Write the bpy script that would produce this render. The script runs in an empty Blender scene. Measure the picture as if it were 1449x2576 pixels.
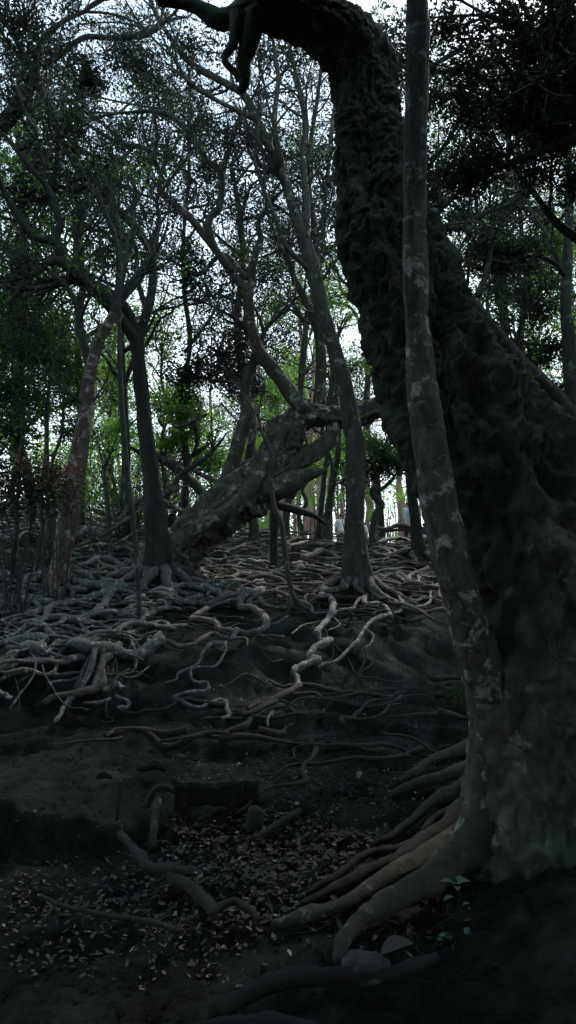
import bpy, math, random
import numpy as np
from mathutils import Vector
random.seed(7); RNG = np.random.default_rng(7)
R = math.radians
sc = bpy.context.scene
COL = sc.collection

# ------------------------------------------------------------------ camera
W, H, F = 1449.0, 2576.0, 1717.0
PITCH = R(7.0); CAM = np.array([0, 0, 1.6])
cp, sp = math.cos(PITCH), math.sin(PITCH)
cam_d = bpy.data.cameras.new('camera'); cam = bpy.data.objects.new('camera', cam_d); COL.objects.link(cam)
cam.location = CAM; cam.rotation_euler = (math.pi/2 + PITCH, 0, 0)
cam_d.sensor_fit = 'VERTICAL'; cam_d.sensor_height = 36.0; cam_d.lens = 36.0*F/H
cam_d.clip_start = 0.05; cam_d.clip_end = 2000
sc.camera = cam

def ray(px, py):
    u = (px-W/2)/F; v = -(py-H/2)/F
    return np.array([u, cp-sp*v, sp+cp*v])        # unit depth along the optical axis
def at(px, py, d):
    return CAM + ray(px, py)*d

# ------------------------------------------------------------------ noise
def _hash(ix, iy, iz, s):
    h = (ix.astype(np.int64)*374761393 + iy.astype(np.int64)*668265263 + iz.astype(np.int64)*2147483647 + s*974634777) & 0xffffffff
    h = ((h ^ (h >> 13))*1274126177) & 0xffffffff
    h = h ^ (h >> 16)
    return (h & 0xffffff)/float(0xffffff)*2-1
def vnoise(p, s=0):
    p = np.asarray(p, float); i = np.floor(p); f = p-i; f = f*f*f*(f*(f*6-15)+10)
    i = i.astype(np.int64); r = 0
    for dx in (0, 1):
        wx = f[:, 0] if dx else 1-f[:, 0]
        for dy in (0, 1):
            wy = f[:, 1] if dy else 1-f[:, 1]
            for dz in (0, 1):
                wz = f[:, 2] if dz else 1-f[:, 2]
                r = r + wx*wy*wz*_hash(i[:, 0]+dx, i[:, 1]+dy, i[:, 2]+dz, s)
    return r
def fbm(p, o=4, s=0):
    p = np.asarray(p, float); r = 0; a = 1.0; t = 0
    for k in range(o):
        r = r + a*vnoise(p*2.03**k + 17.3*k, s+k); t += a; a *= .5
    return r/t*1.6
def n2(x, y, sx, sy, s=0, o=3):
    x = np.asarray(x, float).ravel(); y = np.asarray(y, float).ravel()
    return fbm(np.stack([x*sx, y*sy, np.zeros_like(x)+s*3.7], 1), o, s)
def sst(a, b, x):
    t = np.clip((x-a)/(b-a), 0, 1); return t*t*(3-2*t)

# ------------------------------------------------------------------ terrain
def toe(x): return 8.9 + 0.62*np.clip(x, -4, 4)
def H0(x, y):
    x = np.asarray(x, float); y = np.asarray(y, float)
    T = toe(x)
    edge = 5.08 + 0.08*np.sin(x*1.7) + .05*np.sin(x*5.3+1) + .03*np.sin(x*11)
    kx = sst(-1.9, -.75, x)
    z = 0.19*((1-kx)*sst(edge-.04, edge+.04, y)+kx*sst(4.7, 6.3, y)) + 0.07*np.clip(y-6, 0, None) - 0.14*sst(-.2, -1.4, x)*(1-sst(edge-.05, edge+.02, y))*sst(2.5, 4.4, y)
    zt = 0.19 + .07*(T-6)
    s = np.clip(y-T, 0, None)
    z2 = zt + .5*sst(0, .9, s) + .2*s
    crest = 23.6 + .5*np.sin(x*.35)
    z2 = np.where(y > crest, zt+.5+.2*(crest-T) - .05*np.clip(y-crest, 0, 30), z2)
    z = np.where(y > T, z2, z)
    z = z + .45*sst(2.0, 7.0, x)*sst(6, 3, y) + .24*np.exp(-((x-1.8)**2+(y-3.7)**2)/.4) + .1*sst(-3, -9, x)*y*.4*sst(40, 14, y)
    return z
def HG(x, y):
    """the soil: never above H0, so that roots laid on H0 stand proud of it"""
    x = np.asarray(x, float); y = np.asarray(y, float); shp = x.shape
    xr, yr = x.ravel(), y.ravel()
    wy = n2(xr, yr, 1.6, .8, 21)*.16*sst(4.2, 4.7, yr)*sst(6.0, 5.4, yr)
    z = H0(xr, yr+wy)
    w = n2(xr, yr, .55, .55, 3)
    L = np.where(yr > toe(xr), 1.15, .95)
    t = (yr + .55*w + .12*xr)/L
    fr = t-np.floor(t)
    ter = (1-sst(0, .16, fr))*1.0 - fr*0.0
    ledge = sst(5.9, 6.6, yr)
    A = np.where(yr > toe(xr), .19, .19)*(.45+.55*np.clip(n2(xr, yr, .8, .8, 9)+.5, 0, 1))
    saw = np.where(fr < .09, 1-sst(0, .09, fr), (fr-.09)/.91)      # steep riser, gentle fall behind it
    z = z - A*saw*ledge*sst(26, 23, yr)
    z = z - .1*(1+n2(xr, yr, 1.3, 1.3, 5))*.5 - .08*np.abs(n2(xr, yr, 3.0, 3.0, 6, 4)) - .022*np.abs(n2(xr, yr, 13, 13, 8))
    hill = sst(0, .8, yr-toe(xr))
    z = z - hill*.2*np.abs(n2(xr, yr, 1.1, 1.9, 12, 4))*1.6 - hill*.05
    # eroded hollows under the lip of the bank
    bb = sst(.05, .4, yr-toe(xr))*sst(1.1, .7, yr-toe(xr))
    z = z - bb*.16*np.clip(.5+n2(xr, yr, .9, .5, 14), 0, 1)
    return z.reshape(shp)
def gnd(px, py, lift=0.0):
    r = ray(px, py)
    t = np.concatenate([np.arange(1.5, 14, .02), np.arange(14, 60, .05)])
    P = CAM[None]+r[None]*t[:, None]
    dz = P[:, 2]-lift-H0(P[:, 0], P[:, 1])
    k = np.argmax(dz < 0)
    if dz[k] >= 0: k = int(np.argmin(np.abs(t-22.5)))
    elif k > 0:
        a, b = dz[k-1], dz[k]; tt = t[k-1]+(t[k]-t[k-1])*a/(a-b); return CAM+r*tt, tt
    return P[k], t[k]

# ------------------------------------------------------------------ scene helpers
def props(o, label=None, cat=None, group=None, kind=None):
    if label: o['label'] = label
    if cat: o['category'] = cat
    if group: o['group'] = group
    if kind: o['kind'] = kind
    return o
def mesh_np(name, V, faces, mat, parent=None, smooth=True, rnd=None, loc=None):
    """faces: list of int arrays (n,3)/(n,4)"""
    V = np.asarray(V, float)
    if parent is not None: V = V-np.array(parent.location)
    elif loc is not None: V = V-np.array(loc)
    me = bpy.data.meshes.new(name)
    faces = [f for f in faces if len(f)]
    me.vertices.add(len(V)); me.vertices.foreach_set('co', V.astype(np.float32).ravel())
    lv = np.concatenate([f.ravel() for f in faces]).astype(np.int32)
    tot = np.concatenate([np.full(len(f), f.shape[1]) for f in faces]).astype(np.int32)
    st = np.concatenate([[0], np.cumsum(tot)[:-1]]).astype(np.int32)
    me.loops.add(len(lv)); me.loops.foreach_set('vertex_index', lv)
    me.polygons.add(len(tot)); me.polygons.foreach_set('loop_start', st); me.polygons.foreach_set('loop_total', tot)
    me.polygons.foreach_set('use_smooth', np.full(len(tot), smooth))
    if rnd is not None:
        a = me.attributes.new('rnd', 'FLOAT', 'POINT'); a.data.foreach_set('value', np.asarray(rnd, np.float32))
    me.update(calc_edges=True); me.validate()
    if mat: me.materials.append(mat)
    o = bpy.data.objects.new(name, me); COL.objects.link(o)
    if parent is not None: o.parent = parent
    elif loc is not None: o.location = loc
    return o
def empty(name, loc, label, cat, group=None):
    o = bpy.data.objects.new(name, None); COL.objects.link(o); o.location = [float(v) for v in loc]
    o.empty_display_size = .2
    return props(o, label, cat, group)

def crom(P, n):
    """Catmull-Rom through the rows of P (any columns), n samples a span"""
    P = np.asarray(P, float)
    if len(P) == 2: P = np.vstack([P[0], (P[0]+P[1])/2, P[1]])
    E = np.vstack([2*P[0]-P[1], P, 2*P[-1]-P[-2]])
    t = np.linspace(0, 1, n, endpoint=False)[:, None]
    out = []
    for i in range(len(P)-1):
        a, b, c, d = E[i:i+4]
        out.append(.5*((2*b)+(-a+c)*t+(2*a-5*b+4*c-d)*t*t+(-a+3*b-3*c+d)*t**3))
    return np.vstack(out+[P[-1:]])
def frames(P):
    T = np.gradient(P, axis=0); T /= np.linalg.norm(T, axis=1)[:, None]+1e-9
    n = len(P); U = np.zeros_like(P)
    ref = np.array([0, 0, 1.]) if abs(T[0, 2]) < .8 else np.array([0, -1., 0])
    u = ref-T[0]*ref.dot(T[0]); u /= np.linalg.norm(u); U[0] = u
    for i in range(1, n):
        u = U[i-1]-T[i]*U[i-1].dot(T[i]); U[i] = u/(np.linalg.norm(u)+1e-9)
    return T, U, np.cross(T, U)
class Tubes:
    def __init__(s): s.V = []; s.Q = []; s.T = []; s.n = 0; s.r = []
    def add(s, P, rad, sides=6, disp=None, cap=True, flat=None):
        P = np.asarray(P, float); rad = np.maximum(np.asarray(rad, float), 1e-4)
        T, U, B = frames(P)
        a = np.arange(sides)*2*math.pi/sides
        ca, sa = np.cos(a), np.sin(a)
        N = U[:, None]*ca[None, :, None]+B[:, None]*sa[None, :, None]
        V = P[:, None]+N*rad[:, None, None]
        if disp is not None:
            V2 = V.reshape(-1, 3)
            d = disp(V2, np.repeat(rad, sides), np.tile(a, len(P)), np.repeat(np.arange(len(P)), sides))
            V = (V2+N.reshape(-1, 3)*d[:, None]).reshape(V.shape)
        m = len(P); base = s.n
        V = V.reshape(-1, 3)
        i = np.arange(m-1)[:, None]*sides; j = np.arange(sides)[None]; j2 = (j+1) % sides
        q = np.stack([i+j, i+j2, i+sides+j2, i+sides+j], -1).reshape(-1, 4)+base
        s.V.append(V); s.Q.append(q); s.n += len(V); s.r.append(np.full(len(V), RNG.random()))
        if cap:
            s.V.append(np.array([P[0]-T[0]*rad[0]*.5, P[-1]+T[-1]*rad[-1]*.6])); c0, c1 = s.n, s.n+1; s.n += 2
            s.r.append(np.full(2, RNG.random()))
            j = np.arange(sides); j2 = (j+1) % sides
            s.T.append(np.stack([np.full(sides, c0), base+j2, base+j], 1))
            e = base+(m-1)*sides
            s.T.append(np.stack([np.full(sides, c1), e+j, e+j2], 1))
        return s
    def build(s, name, mat, parent=None, loc=None):
        return mesh_np(name, np.vstack(s.V), [np.vstack(s.Q)]+([np.vstack(s.T)] if s.T else []), mat, parent, rnd=np.concatenate(s.r), loc=loc)

def bark_disp(amp=.12, fs=3.0, flute=0.0, seed=0, burl=0.0):
    def f(V, r, a, k):
        d = r*amp*fbm(V*np.array([fs, fs, fs*.6]), 4, seed)
        d += r*amp*.5*fbm(V*fs*4.5, 3, seed+3)
        if flute: d += r*flute*fbm(np.stack([np.cos(a)*1.6, np.sin(a)*1.6, V[:, 2]*.5], 1), 3, seed+7)
        if burl: d += r*burl*np.clip(fbm(V*fs*.7, 3, seed+5)-.05, 0, 1)
        return d
    return f

# leaves ---------------------------------------------------------------
class Leaves:
    def __init__(s): s.C = []; s.S = []
    def add(s, C, size):
        C = np.asarray(C, float).reshape(-1, 3); s.C.append(C); s.S.append(np.full(len(C), size)*RNG.uniform(.65, 1.35, len(C)))
    def clump(s, c, sig, n, size):
        s.add(np.asarray(c)[None]+RNG.normal(0, 1, (n, 3))*np.asarray(sig), size)
    def build(s, name, mat, parent=None, ratio=.42, loc=None, flat=0.35):
        C = np.vstack(s.C); S = np.concatenate(s.S); n = len(C)
        d = RNG.normal(0, 1, (n, 3)); d[:, 2] = d[:, 2]*.6-.35; d /= np.linalg.norm(d, axis=1)[:, None]
        u = RNG.normal(0, 1, (n, 3)); u[:, 2] += flat*3; w = np.cross(d, u); w /= np.linalg.norm(w, axis=1)[:, None]+1e-9
        nn = np.cross(w, d)
        L = S[:, None]
        V = np.stack([C, C+d*L*.5+w*L*ratio*.5+nn*L*.08, C+d*L-nn*L*.08, C+d*L*.5-w*L*ratio*.5+nn*L*.08], 1).reshape(-1, 3)
        b = np.arange(n)*4
        Fc = np.concatenate([np.stack([b, b+1, b+2], 1), np.stack([b, b+2, b+3], 1)])
        # neighbouring leaves share a tone, with single leaves off it
        g = .5+.5*np.clip(fbm(C*.9, 2, 31)*.9, -1, 1)
        rr = np.clip(g*.65+RNG.random(n)*.35, 0, 1)
        return mesh_np(name, V, [Fc], mat, parent, smooth=False, rnd=np.repeat(rr, 4), loc=loc)

# ------------------------------------------------------------------ materials
def newmat(name):
    m = bpy.data.materials.new(name); m.use_nodes = True; nt = m.node_tree
    for n in list(nt.nodes): nt.nodes.remove(n)
    out = nt.nodes.new('ShaderNodeOutputMaterial'); b = nt.nodes.new('ShaderNodeBsdfPrincipled')
    nt.links.new(b.outputs[0], out.inputs[0]); return m, nt, b, out
def N(nt, t, **kw):
    n = nt.nodes.new(t)
    for k, v in kw.items():
        if k.startswith('i_'): n.inputs[k[2:].replace('_', ' ')].default_value = v
        else: setattr(n, k, v)
    return n
def ramp(nt, src, stops):
    r = nt.nodes.new('ShaderNodeValToRGB'); e = r.color_ramp.elements
    while len(e) > 1: e.remove(e[-1])
    e[0].position = stops[0][0]; e[0].color = stops[0][1]
    for p, c in stops[1:]:
        x = e.new(p); x.color = c
    nt.links.new(src, r.inputs[0]); return r.outputs[0]
def c4(*c): return (c[0], c[1], c[2], 1)
def coords(nt, scale=(1, 1, 1)):
    g = nt.nodes.new('ShaderNodeNewGeometry'); m = nt.nodes.new('ShaderNodeMapping'); m.inputs['Scale'].default_value = scale
    nt.links.new(g.outputs['Position'], m.inputs['Vector']); return m.outputs[0]
def noise(nt, vec, scale, detail=6, rough=.6, dist=0):
    n = N(nt, 'ShaderNodeTexNoise'); n.inputs['Scale'].default_value = scale; n.inputs['Detail'].default_value = detail
    n.inputs['Roughness'].default_value = rough; n.inputs['Distortion'].default_value = dist
    nt.links.new(vec, n.inputs['Vector']); return n.outputs[0]
def mix(nt, fac, a, b):
    m = nt.nodes.new('ShaderNodeMix'); m.data_type = 'RGBA'
    for v, i in ((fac, 0), (a, 6), (b, 7)):
        if hasattr(v, 'is_linked'): nt.links.new(v, m.inputs[i])
        else: m.inputs[i].default_value = v
    return m.outputs[2]
def bump(nt, b, h, strength, dist):
    n = nt.nodes.new('ShaderNodeBump'); n.inputs['Strength'].default_value = strength; n.inputs['Distance'].default_value = dist
    nt.links.new(h, n.inputs['Height']); nt.links.new(n.outputs[0], b.inputs['Normal'])
def bark_mat(name, dark, mid, lichen, lich_amt=.55, moss=None, moss_amt=.6, rough=.85, fs=1.0, bs=.6):
    m, nt, b, o = newmat(name)
    v = coords(nt, (1, 1, .45)); v1 = coords(nt)
    a = noise(nt, v, 9*fs, 8, .7, .6)
    c = ramp(nt, a, [(.3, dark), (.62, mid)])
    l = noise(nt, v1, 5*fs, 7, .72, .3)
    lm = ramp(nt, l, [(lich_amt, c4(0, 0, 0)), (lich_amt+.09, c4(1, 1, 1))])
    c = mix(nt, lm, c, lichen)
    if moss:
        g = noise(nt, v1, 1.7*fs, 5, .65)
        gm = ramp(nt, g, [(moss_amt-.1, c4(0, 0, 0)), (moss_amt+.1, c4(.85, .85, .85))])
        c = mix(nt, gm, c, moss)
    nt.links.new(c, b.inputs['Base Color']); b.inputs['Roughness'].default_value = rough
    b.inputs['Specular IOR Level'].default_value = .3
    bump(nt, b, noise(nt, v, 20*fs, 10, .8, .7), min(1, bs*1.4), .07)
    return m
def leaf_mat(name, stops, trans=.4, rough=.45, spec=.4):
    m, nt, b, o = newmat(name)
    a = N(nt, 'ShaderNodeAttribute', attribute_name='rnd')
    c = ramp(nt, a.outputs['Fac'], stops)
    nt.links.new(c, b.inputs['Base Color']); b.inputs['Roughness'].default_value = rough; b.inputs['Specular IOR Level'].default_value = spec
    t = nt.nodes.new('ShaderNodeBsdfTranslucent')
    hs = N(nt, 'ShaderNodeHueSaturation'); hs.inputs['Value'].default_value = 1.9; hs.inputs['Saturation'].default_value = 1.15
    nt.links.new(c, hs.inputs['Color']); nt.links.new(hs.outputs[0], t.inputs['Color'])
    mx = nt.nodes.new('ShaderNodeMixShader'); mx.inputs[0].default_value = trans
    nt.links.new(b.outputs[0], mx.inputs[1]); nt.links.new(t.outputs[0], mx.inputs[2]); nt.links.new(mx.outputs[0], o.inputs[0])
    return m
M = {}
M['bark_big'] = bark_mat('bark_big', c4(.011, .013, .010), c4(.115, .117, .095), c4(.38, .4, .36), .58, c4(.036, .066, .042), .5, fs=1.0, bs=.8)
def shade_by_height(m, lo, hi, z0, z1):
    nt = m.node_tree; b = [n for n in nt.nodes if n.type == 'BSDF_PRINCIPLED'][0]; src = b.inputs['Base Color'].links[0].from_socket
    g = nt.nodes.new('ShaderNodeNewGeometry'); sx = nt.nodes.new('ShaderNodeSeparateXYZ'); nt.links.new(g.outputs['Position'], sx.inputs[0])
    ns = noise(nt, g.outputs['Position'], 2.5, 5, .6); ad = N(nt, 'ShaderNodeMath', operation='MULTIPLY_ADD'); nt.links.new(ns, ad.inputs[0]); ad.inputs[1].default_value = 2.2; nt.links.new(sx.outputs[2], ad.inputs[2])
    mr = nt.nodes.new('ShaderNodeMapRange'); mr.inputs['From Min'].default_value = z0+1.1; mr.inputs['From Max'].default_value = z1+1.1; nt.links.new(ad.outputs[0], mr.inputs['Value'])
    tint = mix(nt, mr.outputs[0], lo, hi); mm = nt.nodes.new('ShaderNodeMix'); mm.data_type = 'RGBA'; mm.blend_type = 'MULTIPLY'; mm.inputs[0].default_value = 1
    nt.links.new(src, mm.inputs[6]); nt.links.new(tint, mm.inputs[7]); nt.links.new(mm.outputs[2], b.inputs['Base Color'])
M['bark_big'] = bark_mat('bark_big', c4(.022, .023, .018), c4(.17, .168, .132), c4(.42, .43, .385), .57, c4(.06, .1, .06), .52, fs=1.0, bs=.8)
shade_by_height(M['bark_big'], c4(1, 1, 1), c4(.36, .42, .36), 1.2, 2.6)  # shade of the upper trunk painted into the bark colour, foot left light
M['bark_pale'] = bark_mat('bark_pale', c4(.014, .015, .012), c4(.12, .118, .1), c4(.4, .415, .385), .54, c4(.014, .02, .012), .66, fs=1.4)
M['bark_mid'] = bark_mat('bark_mid', c4(.012, .013, .011), c4(.055, .055, .047), c4(.19, .2, .17), .57, c4(.03, .05, .025), .6, fs=.9)
M['bark_dark'] = bark_mat('bark_dark', c4(.006, .007, .006), c4(.026, .027, .023), c4(.09, .1, .08), .63, c4(.02, .035, .018), .6, fs=.9)
M['bark_arch'] = bark_mat('bark_arch', c4(.008, .008, .006), c4(.072, .075, .057), c4(.3, .31, .26), .56, c4(.035, .042, .02), .6, fs=.8, bs=1.0)
M['bark_red'] = bark_mat('bark_red', c4(.02, .015, .013), c4(.12, .085, .072), c4(.32, .31, .29), .53, c4(.03, .035, .02), .64, fs=1.2)
M['bark_far'] = bark_mat('bark_far', c4(.1, .06, .05), c4(.3, .19, .16), c4(.42, .36, .32), .6, fs=.5)
M['twig'] = bark_mat('twig', c4(.016, .017, .014), c4(.05, .052, .045), c4(.12, .13, .11), .6, fs=1)
M['root'] = bark_mat('root', c4(.01, .009, .008), c4(.09, .077, .07), c4(.28, .26, .25), .56, c4(.008, .009, .007), .62, fs=2.2, bs=.5, rough=.7)
M['root_grey'] = bark_mat('root_grey', c4(.011, .013, .0115), c4(.1, .112, .103), c4(.34, .35, .34), .55, c4(.01, .012, .01), .64, fs=2.2, bs=.5, rough=.65)
M['root_dark'] = bark_mat('root_dark', c4(.008, .008, .007), c4(.04, .036, .031), c4(.11, .105, .095), .63, c4(.008, .012, .008), .58, fs=1.2)
M['root_black'] = bark_mat('root_black', c4(.004, .004, .0035), c4(.016, .016, .014), c4(.05, .05, .045), .65, c4(.006, .009, .006), .6, fs=1.2)
M['root_moss'] = bark_mat('root_moss', c4(.012, .013, .01), c4(.065, .062, .05), c4(.19, .19, .16), .55, c4(.035, .045, .025), .55, fs=1.8)
G_ = [(0, c4(.010, .022, .011)), (.5, c4(.022, .048, .018)), (.8, c4(.045, .09, .024)), (1, c4(.11, .14, .03))]
M['leaf'] = leaf_mat('leaf', G_, .5)
M['leaf_dark'] = leaf_mat('leaf_dark', [(0, c4(.006, .010, .007)), (.6, c4(.011, .02, .011)), (.93, c4(.025, .045, .016)), (1, c4(.09, .11, .02))], .16, .6, .2)
M['leaf_bright'] = leaf_mat('leaf_bright', [(0, c4(.03, .07, .022)), (.5, c4(.07, .145, .035)), (1, c4(.17, .24, .06))], .58)
M['leaf_red'] = leaf_mat('leaf_red', [(0, c4(.04, .02, .015)), (.5, c4(.1, .045, .03)), (1, c4(.16, .08, .05))], .3)
M['leaf_teal'] = leaf_mat('leaf_teal', [(0, c4(.035, .085, .06)), (1, c4(.07, .15, .1))], .3, .4)
M['litter'] = leaf_mat('litter', [(0, c4(.007, .005, .004)), (.55, c4(.024, .016, .012)), (.84, c4(.07, .048, .037)), (.96, c4(.16, .125, .105)), (1, c4(.32, .33, .32))], .05, .6)
def soil():
    m, nt, b, o = newmat('soil')
    v = coords(nt)
    c = ramp(nt, noise(nt, v, 2.2, 8, .7), [(.3, c4(.004, .005, .0042)), (.5, c4(.022, .0265, .0235)), (.75, c4(.065, .076, .067))])
    s = ramp(nt, noise(nt, v, 60, 3, .6), [(.62, c4(0, 0, 0)), (.72, c4(.5, .5, .5))])
    c = mix(nt, s, c, c4(.12, .125, .115))
    nt.links.new(c, b.inputs['Base Color']); b.inputs['Roughness'].default_value = 1; b.inputs['Specular IOR Level'].default_value = .06
    bump(nt, b, noise(nt, v, 18, 10, .8), 1.0, .09); return m
M['soil'] = soil()
def plain(name, col, rough=.7, var=.25, scale=6, bs=.3):
    m, nt, b, o = newmat(name); v = coords(nt)
    d = c4(*[x*(1-var) for x in col]); l = c4(*[min(1, x*(1+var)) for x in col])
    nt.links.new(ramp(nt, noise(nt, v, scale, 6), [(.3, d), (.7, l)]), b.inputs['Base Color'])
    b.inputs['Roughness'].default_value = rough; bump(nt, b, noise(nt, v, scale*4, 6), bs, .02); return m
M['wood'] = plain('wood', (.01, .0095, .008), .85, .4, 9)
M['stone'] = plain('stone', (.02, .023, .022), .85, .35, 14, .6)
M['shirt'] = plain('shirt', (.78, .8, .84), .8, .06, 3)
M['shirt_blue'] = plain('shirt_blue', (.5, .58, .68), .8, .08, 3)
M['trousers'] = plain('trousers', (.02, .023, .03), .8, .2, 5)
M['skin'] = plain('skin', (.42, .26, .19), .6, .05, 5, .1)
M['hair'] = plain('hair', (.012, .01, .009), .6, .2, 20)
M['pack'] = plain('pack', (.015, .016, .02), .7, .2, 8)

# ------------------------------------------------------------------ world and sun
SUN_EL, SUN_AZ = R(48), R(28)          # azimuth measured from +Y towards +X
wd = bpy.data.worlds.new('World'); sc.world = wd; wd.use_nodes = True; nt = wd.node_tree
bg = nt.nodes['Background']
sky = nt.nodes.new('ShaderNodeTexSky'); sky.sky_type = 'NISHITA'; sky.sun_disc = False
sky.sun_elevation = SUN_EL; sky.sun_rotation = SUN_AZ; sky.dust_density = 3.0; sky.air_density = 1.0; sky.ozone_density = 1.5
tc = nt.nodes.new('ShaderNodeTexCoord')
cl = N(nt, 'ShaderNodeTexNoise'); cl.inputs['Scale'].default_value = 2.0; cl.inputs['Detail'].default_value = 4
nt.links.new(tc.outputs['Generated'], cl.inputs['Vector'])
fac = ramp(nt, cl.outputs[0], [(.3, c4(.6, .6, .6)), (.7, c4(.9, .9, .9))])
sx = nt.nodes.new('ShaderNodeSeparateXYZ'); nt.links.new(tc.outputs['Generated'], sx.inputs[0])
cc = ramp(nt, sx.outputs[2], [(.0, c4(.80, .94, 1)), (.3, c4(.79, .92, 1)), (.62, c4(.40, .53, .64))])
vm = N(nt, 'ShaderNodeVectorMath', operation='SCALE'); vm.inputs['Scale'].default_value = 15.0; nt.links.new(cc, vm.inputs[0])
nt.links.new(mix(nt, fac, sky.outputs[0], vm.outputs[0]), bg.inputs[0]); bg.inputs[1].default_value = .1
sl = bpy.data.lights.new('sun', 'SUN'); sl.energy = 3.2; sl.angle = R(3); sl.color = (1, .93, .82)
so = bpy.data.objects.new('sun', sl); COL.objects.link(so)
sd = Vector((math.sin(SUN_AZ)*math.cos(SUN_EL), math.cos(SUN_AZ)*math.cos(SUN_EL), math.sin(SUN_EL)))
so.rotation_euler = sd.to_track_quat('Z', 'Y').to_euler(); so.location = (10, 30, 40)
sc.view_settings.view_transform = 'Standard'; sc.view_settings.look = 'None'; sc.view_settings.gamma = 1; sc.view_settings.exposure = 1.1
sc.cycles.use_denoising = True
sc.cycles.max_bounces = 8; sc.cycles.diffuse_bounces = 4; sc.cycles.transmission_bounces = 4; sc.cycles.glossy_bounces = 2

# ------------------------------------------------------------------ ground
def ground():
    ys = np.concatenate([[-60, -30, -15, -8, -4, -2, -1, 0, .6], np.geomspace(1.2, 28, 520), np.geomspace(28.6, 300, 40)])
    u = np.linspace(-1, 1, 401)
    X = []; 
    for y in ys:
        w = 2.2+.52*max(y, 0)
        x = w*u.copy(); k = np.abs(u) > .9
        x[k] = np.sign(u[k])*(w*.9+(np.abs(u[k])-.9)/.1*((np.abs(u[k])-.9)/.1)*max(80, w*2))
        X.append(x)
    X = np.array(X); Y = np.repeat(ys[:, None], len(u), 1)
    Z = HG(X, Y)
    m, n = X.shape
    V = np.stack([X, Y, Z], -1).reshape(-1, 3)
    i = np.arange(m-1)[:, None]*n; j = np.arange(n-1)[None]
    q = np.stack([i+j, i+j+1, i+n+j+1, i+n+j], -1).reshape(-1, 4)
    o = mesh_np('ground', V, [q], M['soil']); props(o, kind='structure')
ground()

# ------------------------------------------------------------------ roots
def root_path(pts, cs=1.0, wscale=1.0, lift=0.0, n=7, wob=.25):
    """pts (px,py,w) -> 3D centre line on the slope and radii"""
    out = []
    for p in pts:
        q, d = gnd(p[0], p[1]); r = p[2]*wscale*.5*d/F
        out.append([*q, r])
    out = np.array(out)
    # even out depth jumps where the line of sight grazes the slope
    C = crom(out, n); 
    C[:, 2] = np.maximum(C[:, 2], H0(C[:, 0], C[:, 1])) + C[:, 3]*.35+lift
    L = np.arange(len(C))/n
    C[:, :3] += (fbm(np.stack([L*1.3, L*0+out[0, 0]*9, L*0], 1), 2, 3)[:, None]*C[:, 3:4]*np.array([wob, wob, wob*1.4]))
    C[:, 3] *= 1+.16*fbm(np.stack([L*1.1, L*0, L*0+out[0, 1]*5], 1), 3, 5)
    return C
def rdisp(V, r, a, k): return r*.26*fbm(V*7, 3, 2)+r*.16*fbm(V*24, 2, 4)+r*.2*np.clip(fbm(V*4.5, 2, 9), 0, 1)
def root_obj(name, C, mat, parent=None, sides=10):
    t = Tubes(); t.add(C[:, :3], C[:, 3], sides, rdisp)
    if parent is not None: return t.build(name, mat, parent)
    return t.build(name, mat, loc=[float(v) for v in C[len(C)//2, :3]])
def c5(pts, w0, w1=None):
    w1 = w0*.6 if w1 is None else w1; n = len(pts)
    return [(x*.5, 1288+y*.5, (w0+(w1-w0)*i/(n-1))*.5) for i, (x, y) in enumerate(pts)]
def c6(pts, w0, w1=None):
    w1 = w0*.6 if w1 is None else w1; n = len(pts)
    return [(724.7+x*.5, 1288+y*.5, (w0+(w1-w0)*i/(n-1))*.5) for i, (x, y) in enumerate(pts)]
RG = 'exposed roots over the bank'
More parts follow.
